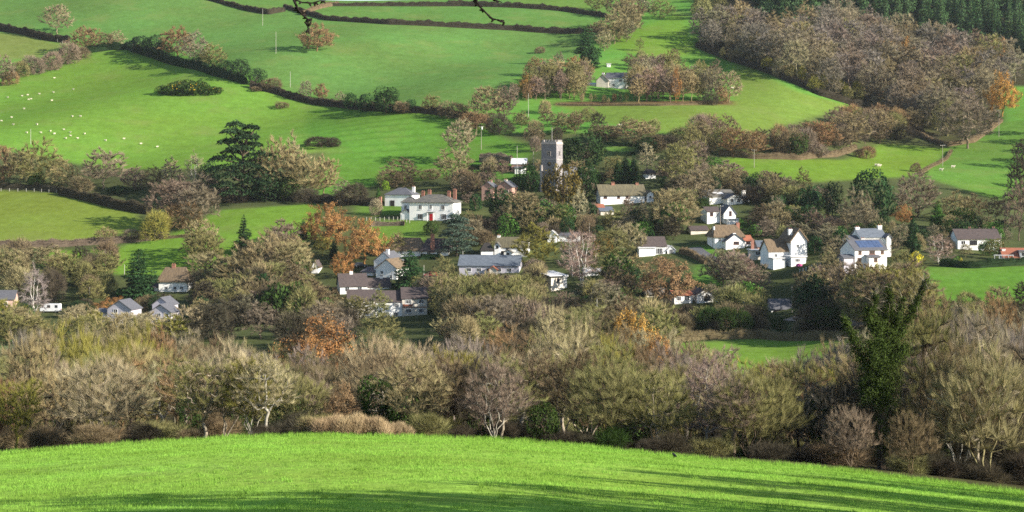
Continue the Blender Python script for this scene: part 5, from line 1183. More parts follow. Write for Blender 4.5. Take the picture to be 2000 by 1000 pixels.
 ('bare',1400,372,50,60,'tan','tan bare tree above the grey roofed bungalow'),
 ('bare',1330,370,90,70,'olive','olive-grey tree right of the little cottage'),
 ('bare',1355,346,70,70,'purple','purple-brown tree on the field edge above the cottage'),
 ('yew',1375,418,34,30,'ivy','dark green shrub left of the grey roofed bungalow'),
 ('cypress',1278,436,38,22,'green','green conical shrub below the long thatched house'),
 ('tall',1228,440,58,30,'purple','thin purple tree below the middle of the thatched house'),
 ('tall',1255,452,60,28,'pale','thin pale stemmed tree below the right half of the thatched house'),
 ('bare',1200,452,44,60,'olive','olive bush tree below the blue-roofed lean-to'),
 ('bare',1350,316,74,50,'olive','ivy-stemmed olive tree at the field corner above the cottage'),
 ('bare',1240,284,50,80,'tan','tan bare tree above the small churchyard field'),
 ('bare',1185,276,34,60,'brown','brown scrubby tree above the huge yew'),
 ('bare',1100,262,42,50,'olive','ivy-clad broken tree at the top of the churchyard'),
 ('bush',1300,292,30,90,'dkbrown','dark thicket above the cypress group'),
 ('bush',1330,280,34,60,'olive','olive thicket at the left end of the right field'),
 # hill garden
 ('fullfir',1148,132,86,56,'fir','big dark fir above the hill farmhouse'),
 ('oak',1120,148,40,34,'orange','orange tree left of the big dark fir'),
 ('oak',1145,150,28,32,'orange','small orange tree at the foot of the big dark fir'),
 ('bare',1222,68,72,60,'tan','tan tree with pale limbs on the upper slope above the dark fir'),
 ('bare',1200,86,60,60,'tan','tan spreading tree below the upper tan one'),
 ('bare',1180,100,40,40,'pale','pale thicket tree right of the big dark fir'),
 ('bare',1230,56,60,60,'brown','brown tree at the head of the wood strip'),
 ('tall',1250,100,26,18,'olive','small ivy-clad stump tree at the wall in the hill field'),
 ('bare',1165,22,34,50,'olive','olive tree on the skyline left of the blue gap'),
 ('bare',1205,34,50,50,'brown','brown tree on the skyline left of the blue gap'),
 ('bare',1250,38,48,50,'grey','grey tree on the skyline, second left of the blue gap'),
 ('bare',1290,36,36,50,'olive','olive tree on the skyline, next to the blue gap'),
 ('oak',1320,200,68,24,'orange','narrow orange tree in the hill garden wood'),
 ('oak',1410,203,34,34,'rust','rusty bush-like tree at the right end of the hill garden wood'),
 ('bare',1425,200,60,50,'pale','pale thin tree at the right end of the hill garden wood'),
 ('bush',1390,205,24,34,'dkbrown','dark laurel at the right end of the hill garden wood'),
 ('oak',1030,190,44,40,'gold','golden tree at the left end of the hill garden wood'),
 # right middle
 ('yew',1706,434,104,92,'fir','huge dark green macrocarpa behind the solar panel house'),
 ('yew',1626,428,76,36,'dkgreen','dark upright evergreen left of the macrocarpa'),
 ('bare',1674,458,86,74,'grey','neat grey dome-shaped bare tree in front of the macrocarpa'),
 ('bare',1790,424,88,90,'purple','wide purple-tan bare tree right of the macrocarpa'),
 ('oak',1765,440,42,40,'orange','orange willow right of the macrocarpa'),
 ('cypress',1831,446,56,38,'green','plump bright green conifer right of the macrocarpa'),
 ('fir',1783,502,96,48,'dkgreen','tall dark spruce right of the old farmhouse'),
 ('shrub',1787,520,32,30,'golden','golden yellow conifer shrub under the dark spruce'),
 ('birch',1833,516,64,58,'pink','pinkish weeping birch left of the wide dark-roofed house'),
 ('bare',1860,460,40,46,'tan','tan bare tree above the pinkish birch'),
 ('bare',1866,436,64,60,'tan','tan rounded tree in the row under the shaded field'),
 ('bare',1900,436,60,50,'brown','brown rounded tree in the row under the shaded field'),
 ('bare',1945,430,46,50,'dkbrown','dark shaded tree at the right of the shaded field row'),
 ('yew',1932,500,34,44,'green','leafy green tree in front of the wide dark-roofed house'),
 ('bare',1945,506,40,40,'olive','olive garden tree right of the leafy green one'),
 ('bare',1886,504,30,24,'tan','small tan tree before the left end of the dark-roofed house'),
 ('bush',1622,462,40,66,'purple','rounded purple-tan bush above the clipped dark hedge'),
 ('bare',1572,448,44,40,'olive','slim olive tree above the pointed thatch'),
 ('bare',1548,440,36,40,'grey','grey branching tree left of the slim olive one'),
 ('tall',1568,400,70,40,'olive','ivy-stemmed tall tree on the field edge above the pointed thatch'),
 ('bare',1508,402,64,44,'tan','tan tree with pale trunk left on the field edge'),
 ('bush',1540,404,44,70,'olive','olive thicket on the field edge'),
 ('bush',1600,404,40,60,'purple','purple thicket left of the dark upright evergreen'),
 ('bush',1470,398,40,80,'dkbrown','dark thicket right of the grey roofed bungalow'),
 ('bush',1788,336,20,22,'brown','small round bush in the hollow field'),
 ('bush',1692,310,26,40,'rust','russet thorn bush at the top of the hollow field'),
 ('bush',1678,306,16,24,'brown','small brown thorn beside the russet one'),
 ('bare',1740,502,40,40,'grey','grey garden tree right of the solar panel house'),
 ('shrub',1622,512,22,32,'green','glossy green shrub left of the solar panel house'),
 ('shrub',1860,516,18,30,'green','green shrub right of the pinkish birch'),
 ('shrub',1876,514,14,12,'golden','tiny orange-yellow shrub before the dark-roofed house'),
 ('bare',1990,470,120,60,'purple','tall purple bare tree at the right edge over the red roof'),
 ('bare',1992,392,90,46,'dkbrown','dark tree leaning in at the right edge of the shaded field'),
 ('bare',1998,330,60,40,'dkbrown','dark shaded tree at the right edge beside the far right field'),
 # wood edge
 ('oak',1958,228,88,64,'gold','golden orange oak at the right end of the hillside wood'),
 ('bare',1890,290,106,110,'purple','big purple-brown bare tree at the foot of the wood'),
 ('bare',1845,200,54,90,'olive','wide dark olive tree in the right part of the wood'),
 ('oak',1768,126,56,44,'gold','bright golden tree in the middle of the hillside wood'),
 ('oak',1766,100,52,50,'gold','upper golden tree in the middle of the hillside wood'),
 ('yew',1790,140,44,44,'ivy','ivy-green tree below the golden ones in the wood'),
 ('oak',1728,140,64,54,'orange','russet tree left of the golden ones in the wood'),
 ('oak',1948,142,66,56,'orange','orange tree near the right end of the wood'),
 ('oak',1718,200,48,50,'orange','russet tree at the lower edge of the wood'),
 ('cypress',1636,178,50,14,'fir','thin ivy-green column at the lower edge of the wood'),
 ('bare',1600,298,60,70,'rust','rusty tree above the right hand lower field'),
 ('bare',1660,288,68,70,'tan','tan tree above the right hand lower field'),
 ('bare',1720,280,66,60,'tan','tan tree at the top of the hollow field'),
 ('yew',1560,306,44,44,'ivy','dark ivy tree above the right hand lower field'),
 ('bare',1690,282,62,50,'purple','purple tree at the top of the hollow field'),
 ('bush',1590,306,30,60,'purple','purple bush above the right hand lower field'),
 ('bush',1760,272,34,60,'dkbrown','dark bush in the corner below the wood'),
]
for a in TL:
    T(*a)
    if a[0] in ('fir', 'fullfir', 'cedar', 'cypress', 'yew', 'birch', 'oak') and a[2] > 300: PROT.append((a[1]-a[4]*.45, a[2]-a[3], a[1]+a[4]*.45, a[2]-a[3]*.3, TREES[-1][4]))
# gorse clump
def gorse(u, v, w_, h_):
    o = T('shrub', u, v, h_, w_, 'ivy', 'dark gorse clump with a few yellow flowers in the sheep field', 'gorse bushes of the clump in the sheep field', sink=.3); return o
for i, (u, v, w_, h_) in enumerate([(316,184,30,20),(336,186,34,26),(356,187,36,32),(376,187,38,30),(398,186,36,26),(416,185,30,20),(366,180,44,30),(390,180,40,28),(345,180,34,26),(428,182,20,14)]):
    o = gorse(u, v, w_, h_)
    r = np.random.default_rng(i); n = 26 if i in (1, 2, 3, 5) else 8; d = unit(r.normal(size=(n, 3))*[1, 1, .6]+[0, -.4, .5]); c = d*[2.3, 2.3, 2.0]+[0, 0, 1.7]
    lv = leaves(c, d, r.uniform(.14, .26, n), r).reshape(-1, 3); f = link('blossom', mesh_np('blossom', lv, np.arange(len(lv)).reshape(-1, 4), 'leaf'), o); f.color = (.55, .36, .02, 1)
# ---------------------------------------------------------------- scattered planting
def ok(u, v, h, w_, y, margin=0):
    for (a, b, c, d, yh) in PROT:
        ov = u-w_*.42 < c+margin and u+w_*.42 > a-margin
        if not ov: continue
        if y < yh+1 and v-h*.95 < d and v > b: return False
        if yh-3 < y < yh+13: return False
    return True
def scatter(poly, n, kinds, hr, wr, cols, label, group, seed, sep=8, ys=None, protect=True, wl=(1, 1), keep=None, depth=None):
    r = random.Random(seed); us = [p[0] for p in poly]; vs = [p[1] for p in poly]; done = []; tries = 0
    while len(done) < n and tries < n*60:
        tries += 1; u, v = r.uniform(min(us), max(us)), r.uniform(min(vs), max(vs))
        if not inpoly([u], [v], poly)[0]: continue
        if any(abs(u-a) < sep and abs(v-b) < sep*.45 for a, b in done): continue
        y = gy(u, v); kd = r.choice(kinds); h = r.uniform(*hr)*600/y; w_ = h*r.uniform(*wr)
        if protect and not ok(u, v, h, w_, y): continue
        if keep and keep(u, v, h, w_): continue
        c = r.choice(cols) if kd not in ('shrub', 'yew') or cols[0] in ('gold', 'dkgreen') else r.choice(['dkgreen', 'ivy', 'fir', 'dkgreen', 'green']); done.append((u, v))
        lab = label.format(c=WORD[c], k=NOUN[NAME[kd]], s='tall' if h > hr[0]*600/y+.6*(hr[1]-hr[0])*600/y else 'small')
        T(kd, u, v, h, w_, c, lab, group, y=y)
    return done
BARE = ['wood', 'wood', 'bare', 'tall']
# the hillside wood and the plantation above it
scatter([(1365,95),(1370,40),(1440,60),(1490,108),(1560,104),(1600,72),(1750,90),(1900,130),(1990,150),(1930,210),(1850,270),(1790,250),(1720,215),(1600,182),(1460,125)], 135, BARE, (78,132), (.65,.95), ['mauve','grey','tan','mauve','olive','brown','purple','mauve','grey'],
        '{s} {c} bare tree inside the hillside wood', 'bare trees of the hillside wood', 1, sep=17, protect=False)
scatter([(1370,66),(1480,98),(1590,62),(1640,62),(1720,88),(1850,112),(2010,140),(2010,165),(1900,146),(1750,116),(1600,96),(1480,125)], 34, BARE, (90,120), (.7,.95), ['mauve','grey','grey','purple','tan'],
        '{s} {c} bare tree at the top of the hillside wood under the conifers', 'bare trees at the top of the hillside wood', 2, sep=22, protect=False)
scatter([(1470,52),(1600,40),(1700,58),(1800,76),(1900,96),(2040,120),(2040,30),(1900,0),(1750,-30),(1600,-40),(1470,-30)], 150, ['fir'], (140,190), (.36,.5), ['spruce','fir','spruce','spruce'],
        '{c} conifer in the plantation along the top right', 'conifers of the plantation on the hilltop', 3, sep=9, protect=False)
scatter([(1345,22),(1360,40),(1400,40),(1440,10),(1400,-10)], 6, ['yew','bare'], (56,76), (.8,1.0), ['dkgreen','olive'], '{c} {k} right of the blue sky gap', 'trees right of the sky gap', 4, sep=16, protect=False)
scatter([(1385,112),(1470,132),(1600,186),(1720,218),(1800,255),(1790,240),(1640,180),(1480,124)], 26, ['tall','bush','multi'], (34,60), (.5,.8), ['tan','yelgreen','grey','olive'], '{s} {c} young tree along the lower edge of the hillside wood', 'young trees on the lower edge of the hillside wood', 5, sep=10, protect=False)
# the hill garden wood
kp = lambda u, v, h, w_: (1146 < u < 1238 and v > 172 and v-h < 166)
scatter([(1015,196),(1100,200),(1300,203),(1400,202),(1400,180),(1260,150),(1235,176),(1060,170)], 78, ['tall','bare','wood'], (56,92), (.5,.75), ['tan','purple','grey','pink','tan','olive'], '{s} {c} bare tree in the hill garden wood', 'bare trees of the hill garden wood', 6, sep=7, protect=False, keep=kp)
scatter([(1130,204),(1230,204),(1230,196),(1130,196)], 9, ['tall','bush'], (18,26), (.4,.7), ['tan','olive','rust'], 'low {c} sapling under the hill farmhouse', 'saplings below the hill farmhouse', 7, sep=8, protect=False)
scatter([(1000,200),(1030,150),(1100,130),(1130,150),(1120,180),(1050,200)], 14, ['bare','tall'], (42,62), (.6,.8), ['tan','rust','purple','pink'], '{s} {c} bare tree left of the hill farmhouse', 'bare trees left of the hill farmhouse', 8, sep=12, protect=False)
scatter([(1225,120),(1330,118),(1330,150),(1225,150)], 9, ['bush','bare'], (24,40), (.8,1.1), ['brown','purple','olive'], '{c} {k} on the bank right of the hill farmhouse', 'bushes right of the hill farmhouse', 9, sep=12, protect=False)
scatter([(990,230),(1080,210),(1180,240),(1300,262),(1400,290),(1400,310),(1290,300),(1180,282),(1110,270),(1100,300),(1000,300)], 22, ['bare','bush'], (28,50), (.8,1.2), ['brown','tan','olive','purple','dkbrown'], '{c} {k} on the rough slope above the church', 'trees and bushes on the slope above the church', 10, sep=15, protect=False)
scatter([(1160,60),(1260,40),(1250,80),(1190,110),(1160,90)], 7, ['bare'], (50,70), (.8,1.0), ['tan','brown','grey'], '{c} bare tree in the strip climbing to the skyline', 'bare trees of the strip climbing to the skyline', 11, sep=14, protect=False)
scatter([(1330,280),(1420,270),(1520,290),(1640,250),(1720,228),(1790,262),(1720,282),(1660,296),(1540,314),(1400,306)], 34, ['bush','bare','multi'], (44,72), (.8,1.1), ['tan','brown','purple','olive','rust'], '{c} {k} along the hedge of the right hand lower field', 'bushes along the right hand lower field', 12, sep=14, protect=False)
# the village gardens
scatter([(900,380),(960,330),(1010,350),(1180,340),(1300,330),(1420,350),(1560,380),(1660,420),(1860,450),(1960,450),(1960,510),(1740,510),(1640,500),(1500,500),(1380,480),(1200,470),(1000,470),(900,470)], 190, ['bush','bare','shrub','bare','multi','shrub','tall','yew'], (24,56), (.7,1.3), ['brown','tan','olive','purple','dkbrown','grey'],
        '{s} {c} {k} among the upper village gardens', 'trees and bushes of the upper village gardens', 13, sep=11)
scatter([(380,590),(480,585),(600,560),(660,580),(740,600),(880,570),(1000,540),(1200,560),(1320,590),(1500,600),(1600,560),(1600,620),(1400,620),(1100,626),(800,630),(380,636)], 140, ['bare','bush','multi','bare','shrub'], (34,76), (.7,1.2), ['brown','tan','olive','dkbrown','olive','grey','purple'],
        '{s} {c} {k} on the lower edge of the village', 'trees and bushes on the lower edge of the village', 14, sep=14)
scatter([(1395,545),(1500,520),(1640,520),(1640,590),(1500,580),(1400,585)], 16, ['bare','multi','tall'], (50,76), (.7,1.0), ['tan','brown','pink','grey'], '{s} {c} bare tree on the bank between the annexe and the garage', 'bare trees on the bank above the garage', 15, sep=20)
scatter([(400,480),(620,500),(700,530),(640,560),(400,560),(380,520)], 12, ['multi','bare'], (60,90), (.9,1.2), ['tan','tan','olive','purple'], '{s} {c} bare tree in the thicket left of the orange oaks', 'bare trees left of the orange oaks', 16, sep=24, keep=lambda u, v, h, w_: 435-w_/2 < u < 515+w_/2 and v-h < 482)
scatter([(0,520),(200,520),(320,560),(330,600),(180,600),(60,590),(0,560)], 16, ['bare','bush'], (36,64), (.8,1.1), ['tan','olive','brown','dkbrown'], '{s} {c} {k} around the camper van and white birch', 'trees around the camper van', 17, sep=20, keep=lambda u, v, h, w_: (abs(u-99) < w_*.5+22 and v > 600) or (225-w_/2 < u < 318+w_/2 and v-h < 580 and v > 575))
scatter([(840,560),(1060,550),(1060,640),(840,640)], 14, ['multi','bare'], (66,100), (.6,.9), ['olive','tan','olive'], '{s} {c} bare tree in front of the long hall', 'bare trees in front of the long hall', 18, sep=24)
scatter([(900,640),(970,630),(970,650),(900,650)], 3, ['shrub'], (24,32), (1.3,1.8), ['gold'], 'low golden shrub beneath the bare trees before the hall', 'golden shrubs before the hall', 19, sep=18)
scatter([(0,648),(380,648),(380,676),(0,676)], 16, ['multi'], (44,62), (1.0,1.4), ['tan','yelgreen','pale','olive'], '{s} {c} many-stemmed tree in the row under the grey gables', 'coppice row under the grey gables', 30, sep=15, protect=False, keep=lambda u, v, h, w_: (abs(u-99) < 24+w_*.4 and v-h < 612) or (195-w_*.4 < u < 335+w_*.4 and v-h < 602))
scatter([(380,632),(1320,640),(1320,690),(380,690)], 44, ['multi','bare','bush'], (40,70), (.9,1.3), ['tan','olive','brown','dkbrown','purple'], '{s} {c} {k} on the slope below the village', 'trees on the slope below the village', 31, sep=18)
scatter([(1560,560),(1770,560),(1780,650),(1640,660),(1600,630)], 20, ['multi','bare'], (64,100), (.8,1.1), ['tan','olive','yelgreen','purple','brown'], '{s} {c} {k} on the bank below the solar panel house', 'trees on the bank below the solar panel house', 32, sep=20, keep=lambda u, v, h, w_: u-w_/2 < 1640 and v > 600 and v-h < 640)
scatter([(1760,600),(2010,590),(2010,660),(1780,660)], 14, ['bare','bush','multi'], (26,42), (1.0,1.5), ['olive','brown','dkbrown','tan'], '{s} {c} {k} at the lower edge of the right hand meadow', 'trees under the right hand meadow', 33, sep=22)
scatter([(1285,600),(1400,606),(1500,622),(1640,640),(1640,656),(1300,656)], 46, ['bush','bush','multi'], (22,42), (1.0,1.6), ['dkbrown','brown','olive','dkbrown','ivy'], '{s} {c} {k} in the dark scrub under the low white bungalow', 'scrub under the low white bungalow', 34, sep=9)
scatter([(0,600),(60,600),(330,600),(330,630),(120,620),(0,640)], 12, ['bush','bare'], (24,40), (1.0,1.4), ['dkbrown','brown','dkgreen'], '{c} {k} in the shade beside the camper van', 'shaded bushes beside the camper van', 35, sep=13, keep=lambda u, v, h, w_: abs(u-99) < w_*.5+24)
for u, v, h, w_, kd in [(2040,262,60,50,'bare'),(2075,280,70,60,'bare'),(2110,300,66,46,'yew'),(2060,318,60,50,'yew'),(2130,330,80,60,'bare'),(2085,352,64,60,'yew'),(2050,372,60,56,'yew'),(2100,384,70,60,'yew'),(2160,300,80,60,'yew')]:
    T(kd, u, v, h, w_, 'dkbrown' if kd == 'bare' else 'dkgreen', 'tree of the row beyond the far right field whose shadows cross the grass', 'trees beyond the far right field')
T('tall', 742, 634, 74, 40, 'olive', 'slender olive tree in front of the left half of the beige terrace')
T('bare', 702, 630, 50, 60, 'olive', 'rounded olive tree left of the beige terrace')
T('bare', 655, 622, 46, 60, 'tan', 'tan bare tree under the brown-roofed house')
# ---------------------------------------------------------------- the belt of trees in the valley, behind the pasture
def belt(n, y0, y1, u0, u1, hm, kinds, cols, label, group, seed, wr=(.75, 1.0), topv=None, sep=None):
    r = random.Random(seed)
    for i in range(n):
        u = u0+(u1-u0)*(i+.5+r.uniform(-.4, .4))/n; y = r.uniform(y0, y1); h = r.uniform(*hm); x, y, z = at(u, y)
        if topv: # keep the picture's tree-top line: height chosen from how far the crown stands above the valley floor
            tv = topv(u)+r.uniform(-14, 14); h = max(2.0, (HV-tv)*y/F - z)
        c = r.choice(cols); kd = r.choice(kinds); plant(kd, x, y, h, min(h, 11)*r.uniform(*wr), c, label.format(c=WORD[c], k=NOUN[NAME[kd]]), group, bark=r.choice(['pale', 'tan', 'dark', None]) if y < 200 and h > 4 else None)
TOPB = lambda u: float(np.interp(u, [0,60,150,330,420,540,640,760,860,960,1060,1180,1300,1380,1440,1520,1620,1700,1800,1900,2000], [690,650,634,634,664,680,700,660,664,650,640,630,660,685,704,706,690,650,600,590,600]))
TOPF = lambda u: float(np.interp(u, [0,60,150,250,330,430,520,640,720,830,900,1000,1100,1200,1300,1400,1500,1600,1700,1800,1900,2000], [760,735,720,700,715,690,700,730,735,690,700,705,690,690,710,722,735,740,700,660,660,670]))
belt(34, 250, 330, -40, 2040, (10, 14), ['near','near','nearmulti'], ['tan','grey','brown','olive','pale','mauve','brown','rust'], '{c} bare tree at the back of the valley wood', 'bare trees at the back of the valley wood', 21, topv=TOPB)
belt(40, 190, 250, -40, 2040, (9, 13), ['near','nearmulti','near'], ['tan','brown','olive','grey','purple','yelgreen','brown','mauve'], '{c} bare tree in the middle of the valley wood', 'bare trees in the middle of the valley wood', 22, topv=lambda u: .5*TOPB(u)+.5*TOPF(u))
belt(46, 146, 186, -20, 2020, (7, 10), ['near','nearmulti','nearmulti'], ['tan','brown','olive','olive','dkbrown','pale','mauve','yelgreen','purple','rust'], '{c} bare tree at the front of the valley wood', 'bare trees at the front of the valley wood', 23, topv=TOPF)
belt(56, 140, 180, -20, 2020, (.9, 2.2), ['nearbush'], ['dkbrown','dkbrown','dkbrown','olive','ivy','brown'], '{c} {k} in the undergrowth along the pasture edge', 'undergrowth along the pasture edge', 24, wr=(1.8, 3.0))
belt(50, 175, 260, -20, 2020, (2.6, 4.6), ['nearbush'], ['dkbrown','brown','dkbrown','olive'], '{c} bush in the undergrowth of the valley wood', 'undergrowth of the valley wood', 25, wr=(1.2, 1.8))
BT = [ # kind, u, y, top row, crown width px, colour, label, bark
 ('nearoak',628,330,622,200,'orange','orange-gold oak rising from the valley wood on the left',None),
 ('nearoak',1235,320,604,130,'gold','golden-leaved tree rising from the middle of the valley wood',None),
 ('nearoak',1285,300,650,100,'orange','orange-leaved young tree right of the golden one',None),
 ('nearoak',668,160,745,70,'rust','small russet-leaved tree behind the dry grass',None),
 ('near',1100,200,612,150,'pale','tall bare tree with forked pale trunk in the centre of the valley wood','tan'),
 ('near',520,146,690,130,'pale','bare tree with white trunk left of the dry grass','pale'),
 ('nearmulti',200,150,690,170,'pale','wide fan-shaped bare tree with pale limbs at the left of the valley wood','tan'),
 ('nearmulti',440,150,668,180,'pale','broad bare tree with tangled white limbs left of the white-trunked one','tan'),
 ('near',1805,160,585,210,'olive','great bare tree with dark twisted limbs on the right of the valley wood','dark'),
 ('near',1910,158,612,170,'grey','grey-twigged bare tree right of the great dark-limbed one','tan'),
 ('near',1560,168,690,130,'olive','ivy-spotted bare tree standing before the small meadow','dark'),
 ('near',1195,165,680,170,'olive','mossy yellowish bare tree right of the forked pale trunk',None),
 ('near',870,158,690,150,'brown','dense brown bare tree right of the dry grass','dark'),
 ('near',980,160,700,140,'olive','mossy dark-limbed bare tree in the valley wood centre','tan'),
 ('near',1380,170,700,120,'pink','pinkish bare tree with a slim white trunk','pale'),
 ('nearmulti',1660,146,790,100,'purple','purple twiggy thicket left of the foot of the ivy-smothered tree',None),
 ('nearmulti',1780,141,800,100,'brown','brown twiggy thicket right of the foot of the ivy-smothered tree',None),
 ('near',60,175,650,110,'tan','thin bare tree with ivy on its stems at the left edge','dark'),
 ('near',1335,318,652,110,'tan','tan bare tree at the left end of the small meadow',None),
 ('near',1405,325,676,90,'pink','pinkish bare tree before the left part of the small meadow','pale'),
 ('nearmulti',1630,310,668,110,'tan','tan many-stemmed tree at the right end of the small meadow',None),
 ('nearmulti',150,230,634,170,'yelgreen','yellowish upright coppice under the shade-lilac house',None),
 ('nearmulti',260,235,640,170,'yelgreen','yellowish upright coppice under the stepped grey gables',None),
 ('nearmulti',60,240,650,130,'tan','tan coppice below the camper van',None),
 ('nearmulti',740,230,648,170,'pale','pale twiggy tree right of the orange-leaved oak',None),
]
for kd, u, y, tv, wpx, c, lab, bk in BT:
    x, y, z = at(u, y); plant(kd, x, y, (HV-tv)*y/F-z, wpx*y/F, c, lab, None, bark=bk)
for u, y, hh, ww in [(85,178,7.5,3.4),(372,170,4.5,3.2),(468,160,4.0,2.6),(560,165,5.0,3.4),(745,162,5.6,5.0),(800,158,4.4,4.4),(940,165,6.6,3.2),(1062,160,4.0,3.2),(1150,170,7.2,3.0),(1250,158,3.6,4.2),(1470,166,4.2,4.0),(1600,163,6.4,2.8),(1850,175,4.0,2.6)]:
    x, y, z = at(u, y); plant('nearshrub', x, y, hh, ww, 'ivy', 'dark evergreen ivy mass among the bare trees of the valley wood', 'dark ivy masses in the valley wood')
for u, y, hh, ww in [(1880,150,2.0,4.6),(1930,146,1.6,4.4),(1975,150,2.4,4.6),(1990,160,4.5,5.2),(1950,168,5.5,5.0),(1840,147,1.5,4.0),(2010,148,3.0,4.0),(1900,165,3.6,4.4)]:
    x, y, z = at(u, y); plant('nearbush', x, y, hh, ww, 'dkbrown', 'dark bramble bush under the great bare trees at the right end of the pasture edge', 'brambles at the right end of the pasture edge')
for u, y, hh, ww in [(610, 140, 1.5, 3.6), (650, 138, 1.7, 4.4), (690, 138, 1.8, 4.4), (735, 138, 1.6, 4.0), (775, 139, 1.2, 3.4)]:
    x, y, z = at(u, y); plant('neargrass', x, y, hh, ww, 'grass', 'clump of long straw-coloured grass behind the middle of the pasture edge', 'clumps of long dry grass')
# ivy-covered tree on the right: an own shape
def ivy_tree():
    y = 150.0; u = 1722; x, y, z = at(u, y); k = y/F
    o = thing('ivy_clad_tree', 'dead-topped tree smothered in dark ivy, with several ivy horns, on the right', 'tree', (x, y, z-.2))
    top = lambda uu, vv, dy=0: ((uu-u)*k, dy, (HV-vv)*k-z)
    br = [[(0,0,0), top(1722,860), top(1724,780,.1), top(1728,700), top(1733,650)], [top(1733,650), top(1738,605,.2), top(1737,553,.3)], [top(1728,720), top(1714,650,-.3), top(1704,600,-.4), top(1708,566,-.4)],
          [top(1724,770), top(1700,735,-.5), top(1676,680,-.6), top(1644,612,-.8)], [top(1730,690), top(1762,640,.4), top(1786,600,.5), top(1800,572,.6)], [top(1786,600,.5), top(1806,560,.7), top(1814,540,.7)], [top(1728,760), top(1698,770,-.3), top(1680,740,-.2)], [top(1732,680), top(1752,625,.3), top(1766,578,.2)],
          [top(1735,700), top(1752,690,-.5), top(1768,668,-.6)], [top(1722,740), top(1706,700,-.9), top(1692,660,-1.0)], [top(1712,640,-.4), top(1694,615,-.5), top(1690,590,-.5)]]
    wid = [1.7, .85, 1.0, 1.3, .8, .3, 1.1, .75, 1.3, 1.4, .7]
    m = MB(); r = np.random.default_rng(77); C, N_ = [], []
    for i, b in enumerate(br):
        n = len(b); rad = np.linspace(.4, .22, n) if i == 0 else np.linspace(.16, .03, n); m.tube(b, list(rad), 7)
        b = np.array(b); s = np.concatenate([[0], np.cumsum(np.linalg.norm(np.diff(b, axis=0), axis=1))])
        nsp = int(s[-1]*(25 if i else 20))
        for q in range(nsp):                      # ragged sprays of ivy standing out of each limb
            t = r.random()*s[-1]; tt = t/s[-1]; p = np.array([np.interp(t, s, b[:, j]) for j in range(3)])
            d = r.normal(size=3); d[2] = d[2]*.6+.15; d /= np.linalg.norm(d)
            taper = (1-.85*tt**1.5) if i else (.3+.85*tt)
            L = wid[i]*taper*r.uniform(.35, 1.35)+.12; nl = int(46*(.35+L)); f = r.random(nl)
            C.append(p+d*(L*f)[:, None]+r.normal(size=(nl, 3))*(.07+.16*L*(1-f*.6))[:, None]-[0, 0, .1]*f[:, None]); N_.append(unit(d*.6+[0, 0, .35]+r.normal(size=(nl, 3))*.6))
    t = m.build('trunk', 'bark', o); t.color = (.07, .055, .04, 1)
    C, N_ = np.concatenate(C), np.concatenate(N_); k_ = C[:, 2] > 1.2; lv = leaves(C[k_], N_[k_], r.uniform(.05, .115, k_.sum()), r).reshape(-1, 3)
    f = link('ivy', mesh_np('ivy', lv, np.arange(len(lv)).reshape(-1, 4), 'leaf'), o); f.color = (.047, .068, .017, 1)
    V = []                                        # bare dead twigs among the ivy
    for b in br[1:8]:
        b = np.array(b); q = 60; t = r.random(q)[:, None]; base = b[-2]*(1-t)+b[-1]*t; V.append(slivers(base, unit(r.normal(size=(q, 3))+[0, 0, .7]), r.uniform(.5, 1.5, q), r.uniform(.02, .04, q), r))
    V = np.concatenate(V).reshape(-1, 3); g = link('crown', mesh_np('dead_twigs', V, np.arange(len(V)).reshape(-1, 3), 'twig'), o); g.color = (.3, .26, .2, 1)
ivy_tree()
# ---------------------------------------------------------------- trees beside the camera that shade the pasture, and the twigs hanging into the view
for i, (x, y, h, wd, kd, c) in enumerate([(18.5, 36, 17, 9, 'yew', 'ivy'), (20, 43, 15, 8, 'yew', 'ivy'), (24, 34, 15, 9, 'near', 'brown'), (26, 45, 15, 9, 'nearoak', 'rust'), (28, 52, 13, 6, 'yew', 'ivy'), (33, 59, 14, 6, 'nearoak', 'rust'), (38, 66, 14, 5.5, 'yew', 'ivy'),
                                         (43, 74, 15, 6, 'nearoak', 'rust'), (47, 80, 14, 5, 'yew', 'ivy'), (50, 88, 15, 6, 'nearoak', 'rust'), (55, 96, 14, 5, 'yew', 'ivy'), (44, 62, 16, 8, 'near', 'tan'), (52, 72, 16, 8, 'near', 'tan')]):
    plant(kd, x, y, h, wd, c, 'roadside tree right of the viewpoint whose shadow stripes the pasture', 'trees right of the viewpoint')
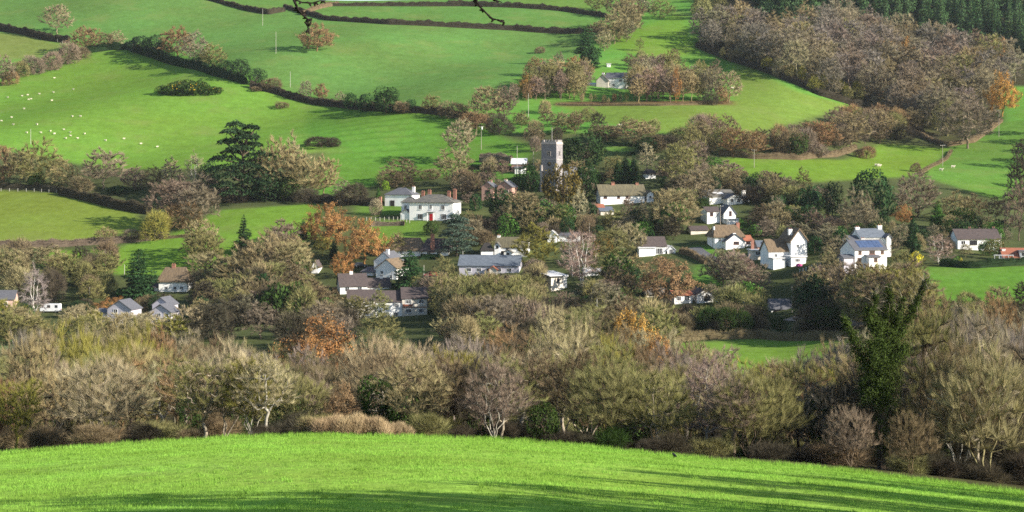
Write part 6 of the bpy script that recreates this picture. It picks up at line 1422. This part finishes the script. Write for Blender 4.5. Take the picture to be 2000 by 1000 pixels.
def twig_tree():
    o = thing('overhanging_tree', 'leafless tree whose dark twigs hang into the top of the view', 'tree', (4.6, 7.6, float(gz(4.6, 7.6))-.1)); z0 = -o.location.z
    L = lambda u, v, y: ((u-1000)/F*y-4.6, y-7.6, (HV-v)/F*y+z0)
    m = MB(); m.tube([(0, 0, 0), (.05, 0, 1.5), (-.05, .1, 3.0), (-.3, .1, 4.6)], [.2, .16, .12, .07], 9); t = m.build('trunk', 'bark', o); t.color = (.05, .04, .03, 1)
    m = MB(); m.tube([(-.05, .1, 2.7), (-1.5, 0, 3.7), (-3.2, -.1, 3.9), (-5.0, -.2, 3.7)], [.09, .065, .045, .02], 8); bo = m.build('bough', 'bark', o); bo.color = (.04, .032, .026, 1)
    def twig(pts, y, r0, r1, knots=0):
        r0, r1 = r0*.72, r1*.72; P_ = [L(u, v, y) for u, v in pts]; m = MB(); m.tube(P_, list(np.linspace(r0, r1, len(P_))), 6); rr = random.Random(int(pts[0][0]))
        for i in range(len(P_)-1):
            for q in range(knots):
                a, b = Vector(P_[i]), Vector(P_[i+1]); p = a.lerp(b, rr.random()); d = Vector((rr.uniform(-1, 1), rr.uniform(-.5, .5), rr.uniform(-1, .4))).normalized(); m.tube([p, p+d*.008, p+d*.016], [.0035, .0045, .002], 5)
        q = m.build('twig', 'bark', o); q.color = (.02, .016, .016, 1)
    y = 7.0
    twig([(560,-330),(566,-160),(572,-30),(574,1),(583,20),(592,30),(602,38),(601,50),(604,66)], y, .009, .0045, 3)
    twig([(602,38),(609,36),(607,46)], y, .005, .003, 2)
    twig([(572,-3),(590,5),(610,6),(626,1),(636,1)], y, .005, .0028, 2)
    twig([(905,-330),(920,-150),(930,-20),(931,4),(936,12),(948,24),(960,36),(972,39),(986,44)], y, .008, .0035, 3)
    twig([(930,-30),(945,-14),(962,-2),(981,5)], y, .005, .0028, 2)
    twig([(931,2),(930,8)], y, .006, .004, 2)
twig_tree()

# ---------------------------------------------------------------- the air of the valley
hz = MB(); hz.box(-760, 760, -60, 1490, -64, 260); hm = bpy.data.materials.new('haze'); hm.use_nodes = True; hm.node_tree.nodes.clear()
pv = hm.node_tree.nodes.new('ShaderNodeVolumePrincipled'); ho = hm.node_tree.nodes.new('ShaderNodeOutputMaterial'); hm.node_tree.links.new(pv.outputs[0], ho.inputs['Volume'])
pv.inputs['Density'].default_value = 0.00003; pv.inputs['Color'].default_value = (0.85, 0.92, 1.0, 1); pv.inputs['Anisotropy'].default_value = 0.2
ha = hz.build('haze', hm); ha['kind'] = 'stuff'; ha['label'] = 'thin pale air filling the valley'; ha['category'] = 'haze'
